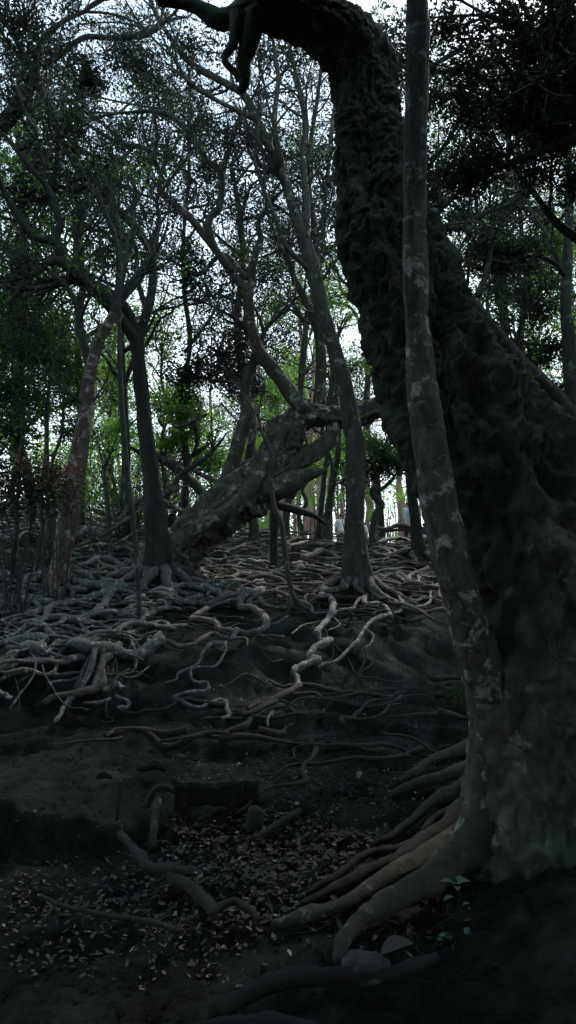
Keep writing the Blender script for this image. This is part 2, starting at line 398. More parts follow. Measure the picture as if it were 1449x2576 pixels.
TR = [
 ('root_grey', c6([(270,350),(215,370),(170,410),(175,435),(215,445),(225,490),(195,550),(150,600),(155,630),(205,655),(130,700),(110,740),(150,755),(60,780),(25,810),(45,850),(50,890)], 30, 34), 'thick pale zigzag root winding down the middle of the bank to the path'),
 ('root', c6([(700,290),(620,320),(600,350),(520,365),(470,390),(400,405),(350,450),(330,480),(250,500),(215,530)], 24, 14), 'grey root running from the slim far trunk down past the flared trunk'),
 ('root_grey', c6([(405,415),(385,440),(400,470),(480,465),(520,520),(480,535),(420,555),(380,600),(350,650),(300,700),(250,745),(190,760),(150,785)], 24, 16), 'long bent root right of the zigzag root, ending thin beside it'),
 ('root_grey', c6([(750,370),(720,400)], 14, 12)+c6([(715,455),(650,482),(600,465),(575,440)], 14, 8), 'hooked root near the leaning pale stem at the right of the bank'),
 ('root_grey', c6([(555,430),(575,470),(560,505),(530,515)], 15, 12), 'short curled root standing up right of the long bent root'),
 ('root_grey', c6([(375,590),(425,630),(415,665),(385,690)], 16, 12), 'short fork curling off the long bent root'),
 ('root', c6([(220,530),(260,560),(250,580),(200,600)], 12, 8), 'small looped root touching the zigzag root'),
 ('root', c6([(20,615),(80,570),(180,545)], 10, 6), 'thin straight root reaching left from the zigzag root'),
 ('root', c6([(0,180),(100,155),(200,170),(290,180)], 18, 16), 'level root behind the flared trunk high on the slope'),
 ('root', c6([(15,300),(60,270),(130,290),(190,310),(270,290)], 30, 24), 'fat wavy root joining the flared trunk from the left'),
 ('root', c6([(-60,440),(0,420),(60,450),(110,480),(130,510),(200,515)], 20, 14), 'bent root left of the upper end of the zigzag root'),
 ('root', c6([(410,120),(520,100),(600,95),(690,110)], 20, 14), 'root lying level under the crest right of the flared trunk'),
 ('root', c6([(420,80),(500,85),(580,75),(700,90)], 24, 18), 'topmost long root along the crest'),
 ('root', c6([(400,160),(470,150),(560,140),(640,165)], 22, 16), 'arched pale root leading to the slim dark trunk'),
 ('root', c6([(400,250),(480,265),(560,240),(640,265),(730,260)], 14, 8), 'thin level root below the slim dark trunk'),
 ('root', c5([(1310,410),(1220,430),(1215,480),(1280,490),(1340,540),(1330,590),(1270,605),(1190,600),(1110,590),(1090,560),(1000,550),(970,530),(1040,490)], 36, 26), 'big S-shaped pale root at the centre of the bank'),
 ('root', c5([(1190,600),(1160,645),(1060,620),(980,665),(900,670),(780,640),(755,630),(750,660)], 26, 16), 'long root along the lip of the bank left of centre'),
 ('root_grey', c5([(1160,640),(1230,640),(1245,680)], 18, 8), 'short broken root tip under the S-shaped root'),
 ('root_grey', c5([(600,680),(540,730),(500,790),(515,860),(480,900),(380,920),(330,970),(300,1030),(270,1060)], 46, 16), 'thickest bent root coming down at the left end of the bank'),
 ('root_grey', c5([(530,730),(450,705),(390,730),(380,750)], 28, 16), 'stout side root above the thickest bent root'),
 ('root_grey', c5([(630,890),(600,875),(560,880),(510,915)], 18, 26), 'curved root end touching the thickest bent root'),
 ('root_grey', c5([(580,930),(640,950),(640,985),(590,990)], 20, 16), 'hooked root lowest at the left of the bank'),
 ('root_grey', c5([(560,940),(490,960),(420,965)], 20, 12), 'small level root under the thickest bent root'),
 ('root_grey', c5([(480,800),(420,830),(330,850),(240,860)], 26, 12), 'tapering root pointing left beside the thickest bent root'),
 ('root_grey', c5([(1140,660),(1060,670),(1020,710),(1000,760),(900,810),(890,840),(830,860)], 20, 8), 'zigzag root hanging down the dark bank left of centre'),
 ('root_grey', c5([(1130,670),(1130,710),(1080,780),(1000,780),(960,790),(970,850),(1030,860),(1050,890),(1000,905),(880,930),(920,955),(1000,985),(1120,945),(1150,1000),(1150,1030),(1110,1050)], 14, 20), 'thin winding root reaching the path left of the zigzag root'),
 ('root_dark', c5([(1500,890),(1380,950),(1290,965),(1245,1000)], 34, 16), 'dark root end running left along the foot of the bank'),
 ('root_grey', c5([(1375,1010),(1350,1040),(1350,1080)], 20, 14), 'stubby pale root tip standing on the path'),
 ('root', c5([(550,610),(552,650),(556,690)], 12, 14), 'short upright root above the thickest bent root'),
 ('root_grey', c5([(430,640),(300,650),(240,710),(200,720),(60,780),(0,800)], 24, 16), 'long root crossing the left of the bank'),
 ('root', c5([(880,590),(800,565),(700,590),(600,630),(450,640),(400,690)], 22, 28), 'root passing just below the foot of the thin pale stem'),
 ('root', c5([(860,490),(760,490),(680,480),(650,500),(690,520)], 24, 34), 'knobbly root behind the foot of the thin pale stem'),
 ('root', c5([(780,500),(720,540),(700,575)], 30, 22), 'thick short root right of the thin pale stem'),
 ('root_grey', c5([(570,410),(540,440),(500,490),(400,540),(230,580),(200,600),(0,700)], 36, 16), 'long root sloping down to the left edge below the reddish trunk'),
 ('root_grey', c5([(600,390),(520,430),(450,445),(350,470),(240,495),(225,560)], 52, 26), 'thick rounded root leading from the forked tree towards the reddish trunk'),
 ('root_grey', c5([(240,495),(150,520),(50,560),(30,600)], 26, 12), 'root dropping towards the left edge under the reddish trunk'),
 ('root', c5([(780,420),(850,440),(950,460),(1060,460),(1150,430),(1280,410)], 36, 28), 'thick level root right of the forked tree base'),
 ('root', c5([(990,370),(1060,400),(1130,430)], 46, 30), 'lumpy root end on the slope under the arched trunk'),
 ('root', c5([(900,345),(980,300),(1100,280),(1200,290),(1300,300),(1400,320)], 26, 20), 'long smooth root starting at the arched trunk base'),
 ('root', c5([(1140,350),(1180,330),(1260,320),(1400,330)], 30, 18), 'blunt root below the long smooth root'),
 ('root', c5([(1150,260),(1250,270),(1330,260),(1400,270)], 44, 30), 'fat swollen root in the middle of the slope'),
 ('root', c5([(1449,200),(1380,205),(1350,235),(1380,270)], 30, 22), 'hooked root beside the crooked thin sapling'),
 ('root', c5([(1120,210),(1200,180),(1300,150),(1449,130)], 20, 14), 'thin level root high on the slope left of the sapling'),
 ('root_grey', c5([(500,700),(370,745),(300,760),(200,740),(60,760)], 22, 14), 'smooth root under the crossing root at the far left'),
 ('root_grey', c5([(470,800),(300,820),(200,810),(100,805),(0,850)], 20, 14), 'lowest level root at the left edge'),
 ('root_grey', c5([(250,500),(100,520),(30,590)], 20, 10), 'thin root beside the left edge near the stems'),
 ('root_grey', c5([(470,575),(410,600),(400,640)], 14, 10), 'small bowed root in the left tangle'),
 ('root', c5([(1320,410),(1315,450),(1370,475),(1449,480)], 26, 14), 'curled root right of the S-shaped root'),
 ('root', c5([(1449,530),(1390,560),(1340,570)], 16, 10), 'short root reaching right off the S-shaped root'),
 ('root_grey', c5([(-20,900),(30,925),(60,935)], 26, 14), 'short root stub at the left edge low down'),
]
for mat, pts, lab in TR:
    o = root_obj('exposed_root', root_path(pts, wscale=1.05, wob=.5), M[mat]); props(o, lab, 'root', RG)

# procedural roots spreading over the slope
def walk_root(x, y, ang, r0, length, curl=1.0, seed=0, lift=.02, hug=.35):
    st = .09; n = max(6, int(length/st)); P = []; a = ang; kink = 0; rs = np.random.default_rng(seed)
    ph = rs.random(4)*6.28; k = rs.uniform(1.2, 3.2, 2)
    for i in range(n):
        s = i*st
        if rs.random() < .16: kink = rs.normal(0, .75)
        kink *= .86
        a2 = ang+curl*(.6*math.sin(s*k[0]*2+ph[0])+.5*math.sin(s*k[1]*4.1+ph[1]))+kink
        x += math.cos(a2)*st; y += math.sin(a2)*st
        r = r0*(1-.75*i/n)
        P.append([x, y, 0, r, s])
    P = np.array(P); lf = .06*np.sin(P[:, 4]*k[0]*1.9+ph[2])+.03*np.sin(P[:, 4]*5.3+ph[3])
    P[:, 2] = H0(P[:, 0], P[:, 1])+P[:, 3]*hug+lift+np.where(lf > 0, lf, lf*1.6)*(P[:, 3]/.04)**.5*np.clip(P[:, 4]*2, 0, 1)
    P[:, 3] *= 1+.2*fbm(np.stack([P[:, 4]*3, P[:, 0]*0+seed, P[:, 0]*0], 1), 2)
    return P[:, :4]
mat_t = Tubes(); rs = np.random.default_rng(11); k = 0; made = 0
while made < 240:
    k += 1
    y = rs.uniform(7.3, 23.3) if rs.random() < .7 else rs.uniform(7.3, 12); x = rs.uniform(-.47, .27)*y
    if y < toe(x)+.5: continue
    if x > .17*y and y < 13: continue
    if x > -.13*y and y < toe(x)+2.6: continue
    # they flow outwards and downhill, mostly across the slope
    ang = (math.pi if rs.random() < .6 else 0)+rs.normal(0, .45)+(-.25 if rs.random() < .5 else .1)
    if x < -.1*y: ang = math.pi+.35+rs.normal(0, .4)
    r0 = (.014+.05*rs.random()**1.8+(.045 if rs.random() < .18 else 0))*(1 if y < 16 else 1.3)
    C = walk_root(x, y, ang, r0, rs.uniform(1.6, 4.2), rs.uniform(.5, 1.0), k)
    if (C[:, 1] < toe(C[:, 0])+.25).any(): C = C[:max(6, int(np.argmax(C[:, 1] < toe(C[:, 0])+.25)))]
    t = Tubes(); t.add(C[:, :3], C[:, 3], 8, rdisp)
    for f in range(rs.integers(1, 4)):
        q = int(rs.integers(2, max(3, len(C)*2//3))); da = math.atan2(C[q, 1]-C[q-1, 1], C[q, 0]-C[q-1, 0])+rs.choice([-1, 1])*rs.uniform(.5, 1.2)
        D = walk_root(C[q, 0], C[q, 1], da, C[q, 3]*.62, rs.uniform(.5, 1.6), .9, k*7+f); D[:, 2] += (C[q, 2]-D[0, 2])*np.linspace(1, 0, len(D))**2
        D = D[D[:, 1] > toe(D[:, 0])+.15]
        if len(D) > 5: t.add(D[:, :3], D[:, 3], 7, rdisp)
    fr = C[len(C)//2, 0]/C[len(C)//2, 1]
    o = t.build('exposed_root', M['root' if fr > -.28 and rs.random() < .75 else 'root_grey'], loc=[float(v) for v in C[0, :3]])
    where = 'left of' if fr < -.2 else ('between' if fr < .08 else 'right of')
    props(o, {'left of': 'one of many smaller grey roots tangled on the left of the slope',
              'between': 'one of many smaller brown roots tangled on the middle of the slope',
              'right of': 'one of many smaller dim roots tangled right of the flared trunk'}[where], 'root', RG)
    made += 1
k = 0
for i in range(400):
    if k >= 34: break
    y = rs.uniform(6.2, 11); x = rs.uniform(-.28, .24)*y
    if y > toe(x)-.1: continue
    C = walk_root(x, y, (0 if rs.random() < .5 else math.pi)+rs.normal(.1, .35), rs.uniform(.014, .042), rs.uniform(.7, 2.0), .8, 3000+i, .0, -.1)
    t = Tubes(); t.add(C[:, :3], C[:, 3], 9, rdisp); o = t.build('exposed_root', M['root_dark'], loc=[float(v) for v in C[0, :3]]); k += 1
    props(o, 'one of the dark half-buried roots edging the steps of the bare path', 'root', 'half-buried roots edging the path steps')
for i in range(650):
    y = rs.uniform(7.2, 23.5); x = rs.uniform(-.47, .27)*y
    if y < toe(x)+.3: continue
    C = walk_root(x, y, rs.uniform(0, 6.28) if rs.random() < .5 else math.pi+rs.normal(0, .5), rs.uniform(.006, .018)*(y/12), rs.uniform(.6, 2.0), 1.0, 900+i, .01, .6)
    mat_t.add(C[:, :3], C[:, 3], 5)
o = mat_t.build('root_mat', M['root_dark']); props(o, 'mat of hair-thin rootlets threaded between the larger roots', 'roots', kind='stuff')

# ------------------------------------------------------------------ trees
def grow(P0, d0, r0, L, lev, out, rs, up=.25, curl=.5):
    """random crooked branch; appends (pts, radii, level)"""
    n = max(4, int(L/(.16 if lev > 1 else .25))); st = L/n
    P = [np.array(P0)]; d = np.array(d0)/np.linalg.norm(d0); bend = rs.normal(0, 1, 3)*curl*.35
    for i in range(n):
        if rs.random() < .35: bend = rs.normal(0, 1, 3)*curl*.55
        d = d+bend*.45+np.array([0, 0, up*.12]); d /= np.linalg.norm(d)
        P.append(P[-1]+d*st)
    P = np.array(P); rad = r0*(1-.72*np.linspace(0, 1, n+1))
    out.append((P, rad, lev))
    if lev <= 0: return
    nc = {3: 6, 2: 5, 1: 4}[lev]
    for c in range(nc):
        i = int((.25+.75*(c+rs.random())/nc)*n); i = min(i, n)
        t = P[min(i+1, n)]-P[max(i-1, 0)]; t /= np.linalg.norm(t)+1e-9
        s = rs.normal(0, 1, 3); s -= t*s.dot(t); s /= np.linalg.norm(s)+1e-9
        a = rs.uniform(.45, 1.1)
        grow(P[i], t*math.cos(a)+s*math.sin(a)+np.array([0, 0, up*.3]), max(rad[i]*.62, .004), L*rs.uniform(.42, .68), lev-1, out, rs, up, curl)

def limb3d(pts, d0=None, n=6):
    """pts rows (px,py,w,depth)"""
    rows = []
    for p in pts:
        d = p[3]; rows.append([*at(p[0], p[1], d), p[2]*.5*d/F])
    return crom(rows, n)
def tree(kind, label, trunk, limbs, bark, leafm, base=None, cat='tree', twigs=1.0, twlen=1.8, twlev=2, leafn=7, leafsz=.085, blobs=(), seed=1,
         sides=14, disp=None, group=None, up=.25, trunk_twigs=.3, roots=0, rootr=.05, sparse=1.0, limbname='limb', rootmat='root', extra=None, tips=True, lo=.3, flare=.9, limbbark=None):
    rs = np.random.default_rng(seed)
    T = limb3d(trunk, n=44 if sides > 140 else (22 if sides > 80 else 10))
    gz = float(H0(T[0, 0], T[0, 1]))
    if base is None and T[0, 2] > gz-.12:      # carry the foot down into the soil
        ft = T[0].copy(); ft[2] = gz-.18; mids = [T[0]+(ft-T[0])*q for q in np.linspace(1, 0, max(3, int((T[0, 2]-gz)/.25)+2))[:-1]]
        T = np.vstack([np.array(mids), T])
    loc = T[0, :3]+[0, 0, .1] if base is None else np.array(base)
    e = empty(kind, loc, label, cat, group)
    dd = disp or bark_disp(.16, 3, .12, seed)
    if roots:
        ph = rs.uniform(0, 6.28); nl = max(3, roots//2); z0 = T[0, 2]; fr = T[0, 3]
        def dd2(V, r, a, k, dd=dd):
            h = np.clip(V[:, 2]-z0, 0, 9)
            return dd(V, r, a, k)+fr*flare*np.exp(-h/(fr*1.6))*(.5+.5*np.cos(nl*a+ph+.6*np.sin(a*2)))**1.5
    else: dd2 = dd
    t = Tubes(); t.add(T[:, :3], T[:, 3], max(sides, 40 if roots else 0), dd2); t.build('trunk', M[bark], e)
    LB = []
    for l in limbs:
        C = limb3d(l, n=7); LB.append(C)
        t = Tubes(); t.add(C[:, :3], C[:, 3], 10, bark_disp(.14, 4, 0, seed+1)); t.build(limbname, M[limbbark or bark], e)
    br = []
    def sprout(C, dens, lo=.15):
        ln = np.linalg.norm(np.diff(C[:, :3], axis=0), axis=1).sum(); k = int(ln*dens*1.5)+1
        for j in range(k):
            i = int((lo+(1-lo)*rs.random())*(len(C)-1)); tt = C[min(i+1, len(C)-1), :3]-C[max(i-1, 0), :3]; tt /= np.linalg.norm(tt)+1e-9
            s = rs.normal(0, 1, 3); s -= tt*s.dot(tt); s /= np.linalg.norm(s)
            a = rs.uniform(.4, 1.2)
            grow(C[i, :3], tt*math.cos(a)+s*math.sin(a)+[0, 0, .2], min(C[i, 3]*.5, .03), twlen*rs.uniform(.5, 1.2), twlev, br, rs, up)
        if tips:
            tt = C[-1, :3]-C[-3, :3]
            for q in range(3): grow(C[-1, :3], tt/np.linalg.norm(tt)+rs.normal(0, .35, 3), C[-1, 3]*.8, twlen*rs.uniform(.8, 1.3), twlev, br, rs, up)
    if twigs > 0:
        if trunk_twigs > 0: sprout(T, twigs*trunk_twigs, .55)
        for C, l in zip(LB, limbs):
            if min(q[1] for q in l) < 1000: sprout(C, twigs, lo)
    lv = Leaves(); LP = []
    for P, rad, lev in br:
        if lev <= 1 and leafn:
            k = rs.poisson(leafn*(1.35 if lev == 0 else .45))
            if k:
                ii = rs.integers(len(P)//3, len(P), k)
                LP.append(P[ii]+rs.normal(0, 1, (k, 3))*.07*(leafsz/.085))
    if LP:      # foliage hangs in pads with gaps between them
        LP = np.vstack(LP); LP = LP[fbm(LP*np.array([.65, .65, .9])+seed, 2, 55) > .04]
        if len(LP): lv.add(LP, leafsz)
    nodes = np.vstack([C[:, :3] for C in [T]+LB]+[P for P, _, _ in br[:400]])
    for b in blobs:
        bx, by, bd, rp, n = b[:5]; n = int(n*(.62 if by < 620 and bd > 9 else (.78 if 7 < bd < 8.1 else 1))); sq = b[5] if len(b) > 5 else .7; ls = b[6] if len(b) > 6 else leafsz
        c = at(bx, by, bd); rr = rp*bd/F
        k = max(4, int(n/42))
        i0 = nodes[np.argmin(((nodes-c)**2).sum(1))]
        mid = (i0+c)/2+rs.normal(0, .1, 3)*rr
        br.append((crom(np.array([i0, mid, c]), 5), np.linspace(.035, .015, 11), 9))
        for q in range(k):
            v = rs.normal(0, 1, 3); v /= np.linalg.norm(v); v *= rs.random()**.45*rr; v[2] *= sq
            cc = c+v
            m1 = c+v*.5+rs.normal(0, .12, 3)*rr
            br.append((crom(np.array([c, m1, cc]), 4), np.linspace(.014, .004, 9), 9))
            lv.clump(cc, np.array([1, 1, .75])*max(.10, rr*.16), int(n/k*rs.uniform(.5, 1.5)), ls)
    if br:
        t = Tubes()
        for P, rad, lev in br: t.add(P, rad, 4 if lev <= 1 else 6, cap=False)
        t.build('twigs', M['twig'] if bark != 'bark_pale' else M['bark_dark'], e)
    if lv.C: lv.build('crown', M[leafm], e)
    for i in range(roots):
        a = i/roots*6.28+rs.uniform(-.25, .25)
        r0 = rootr*rs.uniform(.7, 1.3)
        C = walk_root(loc[0]+math.cos(a)*T[0, 3]*.8, loc[1]+math.sin(a)*T[0, 3]*.8, a, r0, rs.uniform(1.0, 2.6), .8, seed*50+i)
        C[:5, 2] += np.array([.2, .14, .09, .05, .02])*rootr/.05; C[:5, 3] *= [1.1, 1.25, 1.3, 1.2, 1.1]
        t = Tubes(); t.add(C[:, :3], C[:, 3], 9, rdisp); t.build('root', M[rootmat], e)
    if extra: extra(e, rs)
    return e
def gd(px, py): return float(gnd(px, py)[1])

# the massive leaning tree on the right ---------------------------------
big = [(1400, 2460, 800, 4.3), (1388, 2290, 520, 4.35), (1378, 2100, 390, 4.45), (1378, 1900, 362, 4.55), (1380, 1720, 366, 4.65), (1350, 1500, 380, 4.75), (1300, 1300, 352, 4.85),
       (1212, 1130, 318, 5.0), (1134, 980, 288, 5.15), (1078, 850, 268, 5.3), (1030, 720, 255, 5.45), (975, 590, 212, 5.6), (930, 450, 170, 5.8), (918, 320, 150, 5.9), (915, 215, 150, 6.0),
       (880, 120, 160, 6.0), (800, 60, 140, 6.0), (700, 30, 110, 6.0), (620, -10, 90, 6.0)]
def proj(V):
    D = V-CAM; dep = D[:, 1]*cp+D[:, 2]*sp; up = -D[:, 1]*sp+D[:, 2]*cp
    return W/2+F*D[:, 0]/dep, H/2-F*up/dep
def near_line(px, py, pts):
    best = np.full(len(px), 1e9); C = crom(np.array(pts, float), 6)
    for (x0, y0), (x1, y1) in zip(C[:-1], C[1:]):
        dx, dy = x1-x0, y1-y0; t = np.clip(((px-x0)*dx+(py-y0)*dy)/(dx*dx+dy*dy), 0, 1)
        best = np.minimum(best, np.hypot(px-x0-t*dx, py-y0-t*dy))
    return best
RIDGES = [([(1110, 1150), (1125, 1280), (1150, 1400), (1185, 1520), (1215, 1640), (1250, 1760), (1262, 1900)], .085, 26), ([(1225, 1080), (1290, 1130), (1345, 1230), (1380, 1340), (1440, 1440)], .07, 22),
          ([(1130, 800), (1190, 900), (1250, 960), (1290, 1060), (1350, 1150)], .07, 20), ([(1240, 1400), (1265, 1500), (1255, 1600), (1290, 1700)], .06, 16), ([(1150, 1200), (1230, 1170), (1300, 1220), (1340, 1330)], .05, 24),
          ([(1300, 1500), (1330, 1600), (1300, 1720), (1330, 1850)], .05, 20), ([(900, 600), (940, 740), (985, 860)], .04, 14), ([(1010, 500), (1060, 660), (1100, 760)], .04, 14),
          ([(1280, 1180), (1270, 1330), (1330, 1420)], -.05, 24), ([(1250, 1650), (1290, 1620), (1340, 1660)], -.08, 26), ([(1200, 950), (1215, 1040), (1280, 1140)], -.06, 18), ([(1320, 1480), (1290, 1560)], -.07, 22)]
def big_disp(V, r, a, k):
    return big_disp0(V, r, a, k)+ridged(V)
def ridged(V):
    px, py = proj(V); px = px+14*vnoise(V*6, 77); d = 0
    for pts, A, wd in RIDGES: d = d+A*np.exp(-(near_line(px, py, pts)/wd)**2)
    return d
def big_disp0(V, r, a, k):
    d = .30*r*fbm(np.stack([np.cos(a)*1.5, np.sin(a)*1.5, V[:, 2]*.75], 1), 4, 41)          # flutes and buttresses
    d += .17*r*np.abs(fbm(V*np.array([3.2, 3.2, 2.2]), 4, 44))*1.4-.09*r
    d += .07*r*(1-np.abs(fbm(V*np.array([8, 8, 4]), 3, 46))*2)
    up = .3+.35*sst(1.6, 3.6, V[:, 2])
    d += .02*up*fbm(V*22, 3, 47)*np.clip(r/.4, .3, 1)
    d -= .03*up*np.clip(r/.4, .3, 1)*np.clip(1-np.abs(fbm(V*np.array([9, 9, 4.5])+.6*fbm(V*5, 2, 50)[:, None], 4, 49))*5, 0, 1)
    d += .012*up*(1-2*np.abs(fbm(V*np.array([26, 26, 14]), 3, 48)))
    return d
BR = []
def big_extra(e, rs):
    # second slender stem fused to its foot
    s2 = limb3d([(1120, 2225, 60, 4.1), (1165, 2165, 92, 4.2), (1206, 2080, 112, 4.3), (1228, 1970, 118, 4.38), (1236, 1850, 118, 4.42), (1228, 1740, 112, 4.4), (1200, 1640, 100, 4.34), (1150, 1480, 92, 4.3), (1118, 1330, 92, 4.35), (1090, 1180, 84, 4.4), (1062, 1000, 74, 4.45),
                 (1046, 820, 62, 4.5), (1040, 640, 60, 4.55), (1040, 460, 57, 4.6), (1046, 280, 55, 4.65), (1050, 120, 56, 4.7), (1050, -60, 52, 4.8), (1040, -400, 48, 5.0)], n=14)
    t = Tubes(); t.add(s2[:, :3], s2[:, 3], 60, bark_disp(.13, 4, .2, 3)); t.build('slender_stem', M['bark_pale'], e)
    for pts in [
        [(700, 40, 80, 6.0), (640, 45, 62, 5.95), (625, 110, 50, 5.9), (612, 160, 40, 5.9), (616, 205, 30, 5.9), (606, 232, 16, 5.9)],
        [(660, 0, 70, 6.0), (560, 50, 50, 6.0), (480, 10, 40, 6.0), (400, 0, 30, 6.0)],
        [(600, 40, 50, 5.9), (588, 105, 26, 5.85), (566, 150, 20, 5.8), (592, 185, 16, 5.8), (598, 205, 8, 5.8)],
        [(940, 140, 100, 6.0), (975, 160, 66, 6.05), (985, 195, 34, 6.05)]]:
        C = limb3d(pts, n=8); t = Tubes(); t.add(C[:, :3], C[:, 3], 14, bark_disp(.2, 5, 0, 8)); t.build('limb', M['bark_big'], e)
    # spreading surface roots
    for mat, pts in [
        ('root_moss', [(1200, 2105, 52), (1080, 2165, 46), (960, 2230, 44), (860, 2280, 44), (760, 2305, 40), (690, 2318, 26)]),
        ('root_moss', [(1260, 2120, 120), (1150, 2180, 84), (1050, 2250, 62), (930, 2300, 44), (870, 2350, 34), (850, 2410, 22)]),
        ('root_dark', [(1190, 2050, 40), (1080, 2120, 32), (980, 2175, 28), (860, 2225, 28), (760, 2262, 20)]),
        ('root_dark', [(1200, 1992, 34), (1110, 2012, 30), (1040, 2065, 24), (980, 2100, 20), (940, 2112, 15)]),
        ('root_dark', [(1200, 1940, 30), (1060, 1968, 24), (985, 1992, 16)]),
        ('root_dark', [(1200, 1885, 26), (1085, 1918, 24), (1040, 1945, 20), (1000, 1962, 16)]),
        ('root_dark', [(1190, 2040, 24), (1100, 2060, 20), (1060, 2085, 14)]),
        ('root_dark', [(1100, 2100, 22), (1010, 2140, 22), (930, 2150, 20), (840, 2205, 20), (770, 2235, 14)])]:
        C = root_path(pts, lift=.02); kk = len(C); C[:, 3] *= 1+.7*np.exp(-np.arange(kk)/kk*9); C[:, 2] -= np.linspace(0, .05, kk); t = Tubes(); t.add(C[:, :3], C[:, 3], 18, rdisp); t.build('root', M[mat], e)
    # unseen crown added overhead and behind the camera to shade the foreground
    lv = Leaves(); br = Tubes()
    top = at(700, 30, 6.0)
    for c, rr, n in [((-2.5, 1.5, 8.2), 2.6, 5200), ((1.5, .5, 8.6), 2.6, 5200), ((-.5, -2.5, 8.0), 2.8, 5200), ((3.2, -1.8, 6.5), 2.2, 3800), ((-4, -1.5, 6.8), 2.4, 4200), ((.3, 2.2, 7.2), 1.8, 4200), ((-2.6, 2.4, 7.0), 1.8, 3600), ((-.5, .2, 5.6), 1.7, 3600), ((2.4, .8, 5.4), 1.5, 3000), ((-3, .5, 5.2), 1.6, 3000), ((0, -2.4, 4.6), 1.8, 3200)]:
        c = np.array(c, float); P = crom(np.array([top, (top+c)/2+[0, 0, .6], c]), 6); br.add(P, np.linspace(.09, .04, len(P)), 7)
        for q in range(46):
            v = rs.normal(0, 1, 3); v /= np.linalg.norm(v); v *= rs.random()**.4*rr; v[2] *= .45
            P = crom(np.array([c, c+v*.5+rs.normal(0, .15, 3), c+v]), 4); br.add(P, np.linspace(.02, .006, len(P)), 4)
            lv.clump(c+v, (.34, .34, .22), n//46, .13)
    br.build('twigs', M['twig'], e); lv.build('crown', M['leaf_dark'], e, ratio=.5)
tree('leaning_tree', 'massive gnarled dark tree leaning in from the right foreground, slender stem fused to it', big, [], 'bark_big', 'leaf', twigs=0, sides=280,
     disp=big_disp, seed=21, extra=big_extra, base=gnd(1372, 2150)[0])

# slim flared tree in the middle ---------------------------------------
dB = gd(900, 1488); 
tB = [(900, 1495, 74, dB), (899, 1455, 62, dB), (896, 1400, 58, dB), (893, 1300, 48, dB), (896, 1180, 47, dB), (890, 1090, 47, dB), (868, 980, 42, dB), (838, 870, 36, dB), (812, 780, 34, dB), (790, 690, 34, dB), (768, 610, 32, dB), (742, 530, 28, dB), (715, 450, 24, dB)]
tree('flared_tree', 'slim grey tree with flared root foot standing alone in the middle of the bank', tB, [
     [(715, 455, 24, dB), (690, 400, 22, dB+.1), (645, 300, 21, dB+.2), (610, 235, 20, dB+.3), (540, 195, 17, dB+.4), (470, 150, 15, dB+.5), (400, 50, 12, dB+.6), (370, -20, 10, dB+.7)],
     [(768, 610, 24, dB), (770, 500, 20, dB+.2), (762, 400, 17, dB+.4), (770, 300, 14, dB+.5), (745, 190, 11, dB+.6), (720, 80, 9, dB+.8)],
     [(720, 470, 18, dB), (700, 380, 18, dB-.2), (690, 300, 14, dB-.3), (700, 200, 12, dB-.3), (690, 130, 9, dB-.3)],
     [(812, 780, 20, dB), (800, 680, 16, dB+.4), (790, 560, 15, dB+.5), (775, 420, 12, dB+.6), (800, 240, 10, dB+.8), (815, 100, 8, dB+1)],
     [(645, 300, 14, dB), (560, 260, 12, dB-.3), (480, 210, 10, dB-.6), (440, 150, 8, dB-.8)],
     [(790, 690, 16, dB), (720, 620, 13, dB-.3), (690, 540, 12, dB-.4), (660, 470, 10, dB-.4), (640, 400, 7, dB-.5)]],
     'bark_mid', 'leaf_dark', seed=4, roots=11, rootr=.06, sides=28, disp=bark_disp(.12, 4, .22, 5), twigs=1.0, twlen=1.9, blobs=[(560, 330, 13.5, 90, 900), (470, 120, 14, 120, 1500), (640, 120, 14, 110, 1200), (760, 120, 15, 120, 1200)])

